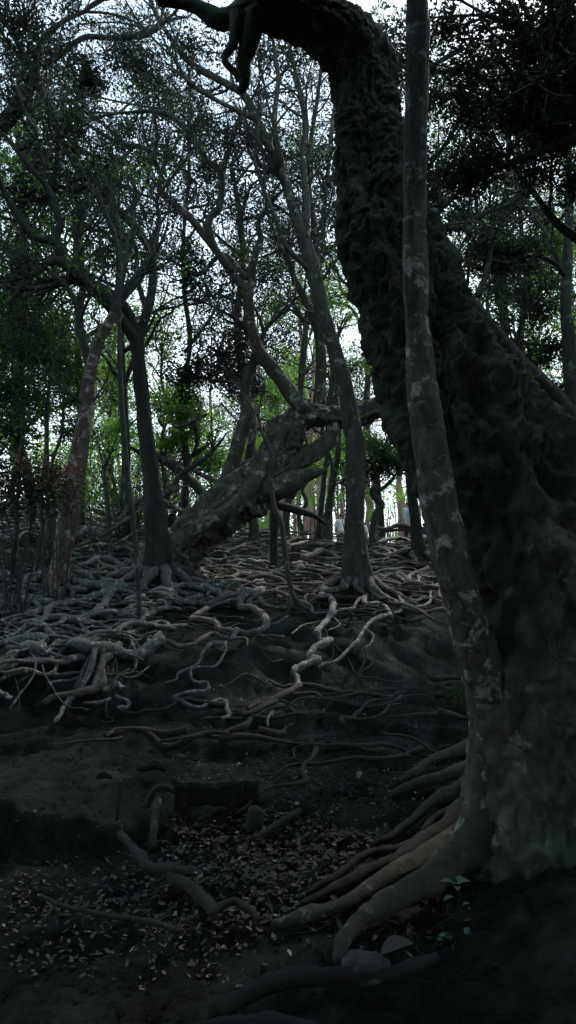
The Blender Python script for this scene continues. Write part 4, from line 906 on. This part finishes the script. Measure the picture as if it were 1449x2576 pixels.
for i, (px, py, d, rx, rz) in enumerate([(500, 1240, 20, 1.6, .9), (330, 1270, 18, 1.1, .7), (600, 1120, 24, 1.6, 1.2), (430, 1180, 20, 1.2, .9)]):
    bush('brushwood', ['brush of bare twigs and leaves left of the arched trunk', 'low brush behind the forked tree', 'leafy brush beyond the leaning dark limb', 'tangled brush beside the forked tree at mid height'][i], at(px, py, d), (rx, 1.0, rz), 2000, ['leaf_bright', 'leaf', 'leaf_bright', 'leaf'][i], .08, 90+i, 36)

for i, (c, r) in enumerate([((-3.6, -1.6, 1.6), (1.8, 1.4, 2.0)), ((0, -3.6, 1.8), (2.6, 1.2, 2.4)), ((3.6, -1.8, 1.8), (1.6, 1.6, 2.2)), ((-4.6, 2.0, 1.6), (1.2, 1.8, 2.2)), ((-6.0, 5.0, 1.8), (1.2, 1.6, 2.2)), ((4.2, 2.0, 2.0), (1.0, 1.8, 2.0))]):  # unseen thickets added to keep low sky light off the near ground
    bush('sky_blocker_bush', ['unseen tall dark thicket added left of the viewpoint for shade', 'unseen tall dark thicket added behind the viewpoint for shade', 'unseen tall dark thicket added behind the massive tree foot for shade', 'tall thicket added for shade outside the left of the view', 'thicket added for shade further up on the left outside the view', 'thicket added for shade beside the massive tree outside the view'][i], c, r, 4200, 'leaf_dark', .13, 300+i, 20)

for i, (px, py, d, r, lab) in enumerate([(700, 1150, 27, 1.5, 'bright leafy brush seen under the bend of the arch'), (790, 1235, 28, 1.3, 'low green brush left of the walker in white'), (965, 1255, 28, 1.5, 'green brush on the plateau right of the flared trunk'),
        (870, 1120, 27, 1.2, 'bright leaves behind the paired thin trunks'), (620, 1290, 25, 1.2, 'low brush beyond the foot of the arched trunk'), (1230, 1100, 20, 1.3, 'green brush hidden beyond the massive trunk'), (1400, 1150, 16, .9, 'dim green brush at the right edge')]):
    bush('brushwood', lab, at(px, py, d), (r, 1.0, r*.8), 1500, 'leaf_bright' if i < 5 else 'leaf', .09, 700+i, 12)

# fallen dead branches in the brush
def branch(label, pts, seed, bark='bark_pale', kind='fallen_branch'):
    C = limb3d(pts, n=7); t = Tubes(); t.add(C[:, :3], C[:, 3], 8, bark_disp(.15, 5, 0, seed)); br = []; rs = np.random.default_rng(seed)
    for j in range(7):
        i = rs.integers(3, len(C)-2); grow(C[i, :3], C[i+1, :3]-C[i, :3]+rs.normal(0, .08, 3), C[i, 3]*.5, rs.uniform(.4, 1.1), 1, br, rs, 0)
    for P, r, l in br: t.add(P, r, 5, cap=False)
    o = t.build(kind, M[bark], loc=[float(v) for v in C[0, :3]]); props(o, label, 'branch', 'dead branches lying in the brush')
for i, (lab, pts) in enumerate([
    ('long dead branch fallen across the brush below the forked tree', [(190, 1375, 9, 16), (260, 1345, 10, 16), (330, 1300, 11, 16), (440, 1225, 9, 16)]),
    ('pale fallen branch nearest the reddish trunk', [(180, 1385, 7, 15), (250, 1368, 7, 15), (300, 1380, 5, 15)]),
    ('curved fallen limb behind the thin pale stem', [(300, 1310, 14, 17), (340, 1262, 16, 17), (400, 1260, 18, 17), (470, 1290, 5, 17)]),
    ('whitish dead limb high in the brush', [(440, 1075, 8, 18), (480, 1065, 9, 18), (520, 1042, 7, 18)]),
    ('dark dead limb slanting into the brush from the left', [(320, 1120, 4, 18), (360, 1142, 16, 18), (420, 1160, 24, 18), (480, 1210, 26, 18), (540, 1270, 22, 18), (590, 1330, 20, 18)]),
    ('grey dead limb crossing behind the leaning dark limb', [(400, 1150, 3, 19), (440, 1162, 9, 19), (500, 1190, 12, 19), (580, 1230, 12, 19)]),
    ('crooked pale limb arching over the brush', [(400, 1290, 18, 17.5), (450, 1200, 14, 17.5), (520, 1150, 13, 17.5), (575, 1085, 3, 17.5)]),
    ('thin dead stick low in the left brush', [(230, 1410, 6, 15), (290, 1370, 6, 15), (345, 1335, 5, 15)])]):
    branch(lab, pts, 200+i, 'bark_mid' if i in (4, 6) else 'bark_pale')

# ------------------------------------------------------------------ foreground things
def ftube(name, label, cat, mat, pts, group=None, sides=12, amp=.14, n=8):
    """pts (px,py,w,depth)"""
    C = limb3d(pts, n=n); t = Tubes(); t.add(C[:, :3], C[:, 3], sides, bark_disp(amp, 9, .1, len(pts)+int(pts[0][0])))
    o = t.build(name, M[mat], loc=[float(v) for v in C[0, :3]]); return props(o, label, cat, group)
def groot(label, mat, pts, lift=0., group='roots in the hollow of the path', name='path_root'):
    C = root_path(pts, lift=lift); o = root_obj(name, C, M[mat], sides=12); return props(o, label, 'root', group)
def beam(name, label, a, b, h, dep, mat, cat):
    """squared worn timber between two ground points"""
    a = np.array(a); b = np.array(b); n = 40; ts = np.linspace(0, 1, n); P = a[None]+(b-a)[None]*ts[:, None]
    prof = np.array([(-.5, 0), (-.5, .85), (-.35, 1), (.35, 1), (.5, .85), (.5, 0), (0, -.25)])
    V = []
    for i, p in enumerate(P):
        for (u, v) in prof: V.append([p[0], p[1]+u*dep, p[2]+v*h])
    V = np.array(V); V += np.stack([fbm(V*9, 3, 60), fbm(V*9, 3, 61), fbm(V*6, 3, 62)+.5*fbm(V*25, 2, 63)], 1)*np.array([.02, .03, .03])
    m = len(prof); i = np.arange(n-1)[:, None]*m; j = np.arange(m)[None]; j2 = (j+1) % m
    q = np.stack([i+j, i+j2, i+m+j2, i+m+j], -1).reshape(-1, 4)
    V = np.vstack([V, V[:m].mean(0), V[-m:].mean(0)]); j = np.arange(m); j2 = (j+1) % m
    tr = np.concatenate([np.stack([np.full(m, n*m), j2, j], 1), np.stack([np.full(m, n*m+1), (n-1)*m+j, (n-1)*m+j2], 1)])
    o = mesh_np(name, V, [q, tr], M[mat], loc=[float(v) for v in a], smooth=False, rnd=np.zeros(len(V))); return props(o, label, cat)
a, _ = gnd(440, 2022); b, _ = gnd(655, 2012)
beam('step_timber', 'dark squared timber holding the step of the path', a, b, .15, .09, 'root_black', 'timber')
ftube('stake', 'thin upright stick standing at the edge of the dark ledge', 'stick', 'wood', [(292, 2110, 9, 4.9), (296, 2040, 10, 4.93), (303, 1965, 13, 4.96)], amp=.05)
groot('curved root running from the ledge down to the mossy lump', 'root_dark', [(290, 2098, 18), (300, 2125, 20), (335, 2165, 22), (370, 2198, 24), (430, 2215, 26), (480, 2222, 18)], .05)
ftube('path_root', 'arched root over the left end of the step timber', 'root', 'root_dark', [(368, 2030, 18, 4.95), (380, 1998, 16, 4.98), (402, 1980, 15, 5.0), (432, 1986, 15, 5.05), (455, 2000, 18, 5.15), (462, 2030, 14, 5.2)], 'roots in the hollow of the path')
ftube('path_root', 'stout upright root post below the arched root', 'root', 'root_moss', [(383, 2135, 22, 4.72), (386, 2090, 21, 4.8), (392, 2045, 20, 4.88), (398, 2010, 22, 4.95)], 'roots in the hollow of the path')
ftube('path_root', 'slanting root leaning on the leaf litter left of the small stump', 'root', 'root_moss', [(548, 2145, 12, 5.15), (553, 2110, 16, 5.25), (585, 2070, 15, 5.4), (608, 2035, 16, 5.5), (622, 2032, 12, 5.55)], 'roots in the hollow of the path')
def stump(label, px, py, w, h):
    g, d = gnd(px, py); r = w*.5*d/F; hh = h*d/F
    P = np.array([[g[0], g[1], g[2]-.06, r*1.25], [g[0], g[1], g[2]+hh*.4, r], [g[0]+.01, g[1], g[2]+hh, r*.95]]); C = crom(P, 6)
    e = empty('stump', g, label, 'stump'); t = Tubes(); t.add(C[:, :3], C[:, 3], 20, bark_disp(.16, 9, .2, int(px))); t.build('trunk', M['wood'], e); return e
stump('small dark cut stump standing in the leaf litter', 640, 2062, 36, 26)
groot('dark branch-like root lying across the leaf litter', 'root_dark', [(752, 2052, 14), (715, 2075, 15), (670, 2100, 14), (635, 2120, 10)], .02)
groot('broad mossy root lump in the left foreground', 'root_dark', [(425, 2210, 22), (455, 2232, 34), (500, 2260, 40), (530, 2290, 36), (545, 2318, 20)], .02)
groot('humped root in the left foreground beside the mossy lump', 'root_black', [(530, 2325, 16), (560, 2300, 18), (600, 2292, 20), (630, 2315, 18), (650, 2340, 12)], .04)
groot('low long root in the shade in front of the leaf litter', 'root_dark', [(100, 2262, 10), (180, 2290, 12), (300, 2318, 14), (390, 2330, 14), (450, 2350, 16)], .01)
ftube('path_root', 'arched root over a dark hole in the path', 'root', 'root_dark', [(783, 1945, 12, 6.9), (800, 1912, 16, 6.9), (830, 1902, 18, 6.9), (868, 1904, 18, 6.9), (893, 1925, 17, 6.85), (905, 1955, 10, 6.8)], 'roots in the hollow of the path')
ftube('path_root', 'knee of a dark root standing right of the leaf litter', 'root', 'root_dark', [(838, 2025, 34, 6.0), (836, 1990, 34, 6.0), (850, 1968, 30, 6.0), (900, 1968, 22, 6.0), (960, 1972, 18, 6.0), (1000, 1975, 14, 6.0)], 'roots in the hollow of the path')
ftube('path_root', 'elbowed pale root bending down into the litter', 'root', 'root_moss', [(965, 1975, 16, 5.7), (920, 1996, 20, 5.6), (880, 2022, 22, 5.5), (882, 2050, 22, 5.4), (898, 2080, 20, 5.3), (918, 2102, 18, 5.2), (922, 2130, 14, 5.1)], 'roots in the hollow of the path')
ftube('path_root', 'twisted root rising beside the pale foreground root', 'root', 'root_dark', [(775, 2270, 30, 4.6), (758, 2230, 26, 4.6), (752, 2190, 20, 4.65), (758, 2150, 14, 4.7)], 'roots in the hollow of the path')
ftube('path_root', 'short kinked root above the litter near the massive tree', 'root', 'root_dark', [(905, 2155, 18, 4.9), (935, 2140, 18, 4.9), (945, 2110, 18, 4.95), (942, 2090, 14, 5.0)], 'roots in the hollow of the path')
groot('huge dark root hump at the bottom of the picture', 'root_black', [(540, 2560, 40), (640, 2500, 44), (780, 2462, 52), (900, 2464, 46), (1000, 2450, 32), (1100, 2410, 20)], 0)
groot('dark root at the very bottom edge', 'root_black', [(480, 2600, 30), (640, 2580, 40), (800, 2600, 34)], 0)
groot('slanting low ledge root along the path edge', 'root_dark', [(700, 1760, 12), (640, 1792, 14), (610, 1800, 10)], .0)
for lab, px, py, w, h in [('low dark clod on the path nearest the bank', 380, 1930, 70, 16), ('small dark clod left on the path', 262, 1950, 36, 14), ('dark hump on the path above the timber', 585, 1975, 60, 12)]:
    g, d = gnd(px, py)
    P = np.array([[g[0]-w*.5*d/F, g[1], g[2]-.02, .015], [g[0]-w*.15*d/F, g[1], g[2], h*.6*d/F], [g[0]+w*.2*d/F, g[1], g[2], h*.5*d/F], [g[0]+w*.5*d/F, g[1], g[2]-.02, .015]])
    C = crom(P, 6); t = Tubes(); t.add(C[:, :3], C[:, 3], 12, bark_disp(.3, 14, 0, int(px))); props(t.build('earth_clod', M['soil'], loc=[float(v) for v in g]), lab, 'clod')
# stone
def rock(label, c, r, mat, seed, kind='rock', cat='stone'):
    u, v = np.meshgrid(np.linspace(0, 2*math.pi, 41)[:-1], np.linspace(0, math.pi, 22)[1:-1])
    V = np.stack([np.cos(u)*np.sin(v), np.sin(u)*np.sin(v), np.cos(v)], -1).reshape(-1, 3)
    V = np.sign(V)*np.abs(V)**.7; V *= (1+.3*fbm(V*1.3, 4, seed)+.05*fbm(V*8, 3, seed))[:, None]
    m, n = u.shape; i = np.arange(m-1)[:, None]*n; j = np.arange(n)[None]; j2 = (j+1) % n
    q = np.stack([i+j, i+n+j, i+n+j2, i+j2], -1).reshape(-1, 4)
    V = np.vstack([V, [0, 0, V[:, 2].max()], [0, 0, V[:, 2].min()]]); j = np.arange(n); j2 = (j+1) % n
    t = np.concatenate([np.stack([np.full(n, m*n), j, j2], 1), np.stack([np.full(n, m*n+1), (m-1)*n+j2, (m-1)*n+j], 1)])
    o = mesh_np(kind, V*np.array(r)+np.array(c), [q, t], M[mat], loc=[float(x) for x in c], rnd=np.zeros(len(V))); return props(o, label, cat)
g, d = gnd(918, 2455); rock('grey squarish stone half hidden by a fallen brown leaf', g+[0, .02, .03], (.092, .07, .05), 'stone', 5)
# single noticeable leaves
def bigleaf(label, c, L, wid, yaw, tilt, mat, cat='leaf', curl=.2):
    n = 9; V = []; Q = []
    for i in range(n):
        s = i/(n-1); hw = wid*.5*math.sin(math.pi*min(1, s*.97+.02))**.8
        for k in (-1, -.5, 0, .5, 1): V.append([s*L, hw*k, curl*L*math.sin(s*2.6)*.5+.35*hw*abs(k)])
    V = np.array(V); cy, sy = math.cos(yaw), math.sin(yaw); ct, st_ = math.cos(tilt), math.sin(tilt)
    V = np.stack([V[:, 0]*ct-V[:, 2]*st_, V[:, 1], V[:, 0]*st_+V[:, 2]*ct], 1); V = np.stack([V[:, 0]*cy-V[:, 1]*sy, V[:, 0]*sy+V[:, 1]*cy, V[:, 2]], 1)
    i = np.arange(n-1)[:, None]*5; j = np.arange(4)[None]; Qd = np.stack([i+j, i+j+1, i+5+j+1, i+5+j], -1).reshape(-1, 4)
    return V+np.array(c), Qd
def leaf_obj(name, label, c, L, wid, yaw, tilt, rnd, mat='litter'):
    V, q = bigleaf(label, c, L, wid, yaw, tilt, mat); o = mesh_np(name, V, [q], M[mat], loc=[float(x) for x in c], rnd=np.full(len(V), rnd)); return props(o, label, 'leaf')
leaf_obj('fallen_leaf', 'brown fallen leaf leaning on the grey stone', g+[.07, .0, .085], .15, .11, .2, .15, .45)
g2, _ = gnd(900, 1957); leaf_obj('fallen_leaf', 'orange tan leaf at the foot of the arched root', g2+[0, -.05, .01], .08, .05, 1.2, .5, .86)
g2, _ = gnd(700, 2180); leaf_obj('fallen_leaf', 'whitish long leaf lying in the litter', at(590, 2148, 5.0), .24, .06, .1, .05, 1.0)
g2, _ = gnd(860, 2310); leaf_obj('fallen_leaf', 'pale leaf on the mossy root near the massive tree', at(875, 2262, 4.2), .13, .07, .4, .2, .92)
# litter
def litter(n, region, size, name, label, mat='litter', seed=1):
    rs = np.random.default_rng(seed); C = []; S = []
    while len(C) < n:
        px, py = region(rs); q, d = gnd(px, py); x, y = q[0]+rs.normal(0, .05), q[1]+rs.normal(0, .05); C.append([x, y]); S.append(size*rs.uniform(.45, 1.25))
    C = np.array(C); S = np.array(S); z = HG(C[:, 0], C[:, 1])+.008+rs.random(len(C))*.025
    n = len(C); yaw = rs.uniform(0, 6.28, n); el = rs.normal(0, .3, n)
    d = np.stack([np.cos(yaw)*np.cos(el), np.sin(yaw)*np.cos(el), np.sin(el)], 1); w = np.stack([-np.sin(yaw), np.cos(yaw), rs.normal(0, .35, n)], 1)
    nn = np.cross(d, w); P = np.stack([C[:, 0], C[:, 1], z], 1); L = S[:, None]; cu = rs.uniform(.05, .3, n)[:, None]
    V = np.stack([P-d*L*.5, P-d*L*.15+w*L*.24+nn*L*cu*.6, P+d*L*.25+w*L*.2+nn*L*cu*.7, P+d*L*.55+nn*L*cu*.3, P+d*L*.25-w*L*.2+nn*L*cu*.7, P-d*L*.15-w*L*.24+nn*L*cu*.6, P], 1).reshape(-1, 3)
    b = np.arange(n)*7; F_ = np.concatenate([np.stack([b+6, b+i, b+(i+1) % 6], 1) for i in range(6)])
    r = np.clip(rs.random(n)**1.5, 0, 1)
    o = mesh_np(name, V, [F_], M[mat], rnd=np.repeat(r, 7)); props(o, label, 'leaves', kind='stuff')
def reg_a(rs):
    while True:
        x = rs.normal(680, 210); y = rs.normal(2120, 85)
        if x < 250 or x > 1190 or y > 2420: continue
        lim = 2025 if x < 850 else 2060
        u = (math.sin(x*.031)+math.sin(y*.047+x*.012)+math.sin(x*.073+y*.03))/3
        if y > lim+max(0, (450-x)*.8) and rs.random() < .55+.6*u: return x, y
def reg_b(rs): return rs.uniform(0, 620), min(2450, max(2120, rs.normal(2260, 70)))
def reg_c(rs): return rs.uniform(450, 1200), rs.triangular(1600, 1950, 2110)
litter(2700, reg_a, .045, 'leaf_litter', 'brown fallen leaves covering the hollow of the path', seed=1)
litter(1200, reg_b, .034, 'leaf_litter', 'dim fallen leaves scattered in the left foreground shade', seed=2)
litter(1500, reg_c, .03, 'leaf_litter', 'sparse pale leaf scraps strewn over the bare path', seed=3)
# crumbs of earth and twigs on the path
cr = Tubes(); rs = np.random.default_rng(77)
for i in range(420):
    px, py = (rs.uniform(350, 1150), rs.uniform(1650, 2350)); q, d = gnd(px, py); a = rs.uniform(0, 6.28); L = rs.uniform(.05, .22)
    P = np.array([q, q+[math.cos(a)*L*.5, math.sin(a)*L*.5, rs.uniform(0, .03)], q+[math.cos(a+.3)*L, math.sin(a+.3)*L, 0]]); P[:, 2] = HG(P[:, 0], P[:, 1])+.012+rs.random(3)*.02
    cr.add(crom(P, 3), np.full(7, rs.uniform(.0025, .006)), 5)
props(cr.build('twig_litter', M['root_dark']), 'small fallen twigs strewn over the path', 'twigs', kind='stuff')
rs = np.random.default_rng(99); n = 5200; C = []
while len(C) < n:
    y = 2.6+9*rs.random()**1.3; x = rs.uniform(-.44, .3)*y
    if y < toe(x)+.2: C.append((x, y))
C = np.array(C); z = HG(C[:, 0], C[:, 1]); S = (.004+.016*rs.random(n)**3)*(.7+C[:, 1]/9)
oc = np.array([[1, 0, 0], [0, 1, 0], [-1, 0, 0], [0, -1, 0], [0, 0, .8], [0, 0, -.8]], float)
V = (np.stack([C[:, 0], C[:, 1], z], 1)[:, None]+(oc[None]*rs.uniform(.6, 1.3, (n, 6, 3)))*S[:, None, None]).reshape(-1, 3)
b = np.arange(n)*6; F_ = np.concatenate([np.stack([b+i, b+(i+1) % 4, b+4], 1) for i in range(4)]+[np.stack([b+(i+1) % 4, b+i, b+5], 1) for i in range(4)])
props(mesh_np('soil_crumbs', V, [F_], M['soil'], smooth=False), 'crumbs of earth and grit scattered over the path', 'grit', kind='stuff')
# small plant by the massive trunk
def plant(label, base, leaves, seed):
    e = empty('leafy_seedling', base, label, 'plant'); t = Tubes()
    for i, (dx, dy, dz, L, yaw, tilt) in enumerate(leaves):
        tip = np.array(base)+[dx, dy, dz]; P = crom(np.array([base, (np.array(base)+tip)/2+[.01, 0, .03], tip]), 4); t.add(P, np.full(len(P), .003), 5)
        V, q = bigleaf('', tip, L, L*.62, yaw, tilt, None); mesh_np('leaf', V, [q], M['leaf_teal'], e, rnd=np.full(len(V), .35+.1*(i % 3)))
    t.build('stem', M['leaf_dark'], e) if False else t.build('stem', M['twig'], e)
rs = np.random.default_rng(3)
b0, _ = gnd(1150, 2410)
b0 = at(1160, 2400, 3.35)
plant('small green seedling at the foot of the massive tree', b0, [(-.02, 0, .06, .09, 2.9, .1), (.0, -.01, .07, .07, .1, .2), (.03, 0, .03, .06, .3, -.5), (-.03, .0, .04, .1, 3.4, .3), (.02, -.02, .1, .05, 1.0, .2), (.0, -.02, .01, .06, 4.5, -.5)], 1)
b1 = at(1150, 2330, 3.45)
plant('taller green seedling above the small seedling', b1, [(0, 0, .2, .08, .0, .1), (0, 0, .2, .08, 3.1, .1), (.0, .0, .19, .06, 4.6, .0), (-.01, 0, .14, .06, 3.3, -.3), (.03, 0, .1, .045, .3, 0), (.02, 0, .2, .06, 1.4, .3)], 2)
# mossy hummock and grass on the right of the path
g, _ = gnd(1165, 1755)
t = Tubes(); rs = np.random.default_rng(8)
for i in range(900):
    x = g[0]+rs.normal(0, .16); y = g[1]+rs.normal(0, .22); z = float(H0(x, y))-.06+.14*math.exp(-((x-g[0])**2+(y-g[1])**2)/.08); a = rs.uniform(0, 6.28); h = rs.uniform(.05, .12)
    P = np.array([[x, y, z], [x+math.cos(a)*h*.3, y+math.sin(a)*h*.3, z+h*.6], [x+math.cos(a)*h*.9, y+math.sin(a)*h*.9, z+h*.45]]); t.add(P, [.003, .002, .0006], 3, cap=False)
props(t.build('moss_grass', M['leaf']), 'tuft of green moss and grass beside the path under the massive tree', 'moss', kind='stuff')

# ------------------------------------------------------------------ people
def skin_mesh(name, nodes, edges, mat, parent, sub=1):
    me = bpy.data.meshes.new(name); me.from_pydata([n[:3] for n in nodes], edges, []); o = bpy.data.objects.new(name+'_tmp', me); COL.objects.link(o)
    m = o.modifiers.new('s', 'SKIN'); sv = me.skin_vertices[0].data
    for i, n in enumerate(nodes):
        r = n[3]; sv[i].radius = (r, r*(n[4] if len(n) > 4 else 1))
    sv[0].use_root = True
    m.use_smooth_shade = True; s = o.modifiers.new('u', 'SUBSURF'); s.levels = sub; s.render_levels = sub
    bpy.context.view_layer.update(); dg = bpy.context.evaluated_depsgraph_get(); m2 = bpy.data.meshes.new_from_object(o.evaluated_get(dg)); bpy.data.objects.remove(o)
    m2.name = name; m2.materials.clear(); m2.materials.append(mat)
    for p in m2.polygons: p.use_smooth = True
    ob = bpy.data.objects.new(name, m2); COL.objects.link(ob); ob.parent = parent; return ob
def person(label, loc, yaw, h=1.7, shirt='shirt', arm=.25, lean=0.0, pack=False, stride=.08):
    e = empty('person', loc, label, 'person'); e.rotation_euler = (0, 0, yaw); s = h/1.7
    def S(L): return [(a[0]*s, (a[1]+lean*a[2]*a[2]*.3)*s, a[2]*s, *[v*s if i == 0 else v for i, v in enumerate(a[3:])]) for a in L]
    body = S([(0, 0, .93, .12, .8), (0, 0, 1.15, .11, .75), (0, 0, 1.38, .13, .7), (0, .0, 1.47, .05), (0, .01, 1.53, .055), (0, .02, 1.61, .085, 1.1), (0, .01, 1.67, .06),
              (.17, 0, 1.40, .055), (.23, .02, 1.13, .042), (.24, .06+arm*.2, .90, .03), (.245, .09+arm*.25, .82, .028), (-.17, 0, 1.40, .055), (-.23, .02, 1.13, .042), (-.24, .04, .90, .03), (-.245, .06, .82, .028),
              (.09, 0, .88, .085), (.10, stride, .48, .055), (.10, stride*1.2, .09, .04), (.10, stride*1.2+.12, .04, .035), (-.09, 0, .88, .085), (-.10, -stride, .48, .055), (-.10, -stride*1.6, .09, .04), (-.10, -stride*1.6+.12, .04, .035),
              (.255, .12+arm*.25, .76, .009), (.24, .11+arm*.25, .75, .009), (.235, .07+arm*.25, .78, .01), (-.255, .08, .76, .009), (-.24, .07, .75, .009), (-.235, .03, .78, .01), (0, .11, 1.60, .018)])
    E = [(0, 1), (1, 2), (2, 3), (3, 4), (4, 5), (5, 6), (2, 7), (7, 8), (8, 9), (9, 10), (2, 11), (11, 12), (12, 13), (13, 14), (0, 15), (15, 16), (16, 17), (17, 18), (0, 19), (19, 20), (20, 21), (21, 22), (10, 23), (10, 24), (10, 25), (14, 26), (14, 27), (14, 28), (5, 29)]
    skin_mesh('body', body, E, M['skin'], e, 2)
    sh = S([(0, 0, .90, .165, .78), (0, 0, 1.05, .155, .75), (0, 0, 1.2, .155, .72), (0, 0, 1.36, .155, .66), (0, 0, 1.44, .09), (.18, 0, 1.39, .075), (.235, .01, 1.2, .066), (.245, .03, 1.1, .062), (-.18, 0, 1.39, .075), (-.235, .01, 1.2, .066), (-.245, .03, 1.1, .062)])
    skin_mesh('shirt', sh, [(0, 1), (1, 2), (2, 3), (3, 4), (3, 5), (5, 6), (6, 7), (3, 8), (8, 9), (9, 10)], M[shirt], e, 2)
    tr = S([(0, 0, .95, .14, .8), (0, 0, .88, .14, .8), (.095, 0, .80, .105), (.10, stride, .48, .078), (.10, stride*1.2, .13, .066), (-.095, 0, .80, .105), (-.10, -stride, .48, .078), (-.10, -stride*1.6, .13, .066)])
    skin_mesh('trousers', tr, [(0, 1), (1, 2), (2, 3), (3, 4), (1, 5), (5, 6), (6, 7)], M['trousers'], e, 2)
    hr = S([(0, -.035, 1.56, .07), (0, -.01, 1.64, .095, 1.05), (0, .0, 1.69, .07)]); skin_mesh('hair', hr, [(0, 1), (1, 2)], M['hair'], e, 2)
    if pack:
        pk = S([(0, -.2, 1.0, .15, .7), (0, -.22, 1.2, .17, .7), (0, -.2, 1.38, .13, .7)]); skin_mesh('backpack', pk, [(0, 1), (1, 2)], M['pack'], e, 2)
    return e
def pos(px, d, hz=None):
    p = at(px, 1300, d); return (p[0], p[1], float(HG(np.array([p[0]]), np.array([p[1]]))[0]))
person('person in a white shirt and dark trousers walking away left of the flared trunk', pos(857, 28.2), .35, 1.68)
person('person in a pale top hidden behind the flared trunk, only an edge showing', pos(909, 29.5), -.3, 1.62)
person('person in a light grey shirt with a dark bag behind the slim dark trunk', pos(1029, 25.5), 1.9, 1.78, 'shirt_blue', pack=True, lean=.1)
person('person in a pale blue shirt almost hidden beside the leaning stem', pos(1066, 28.5), -.5, 1.5, 'shirt_blue')
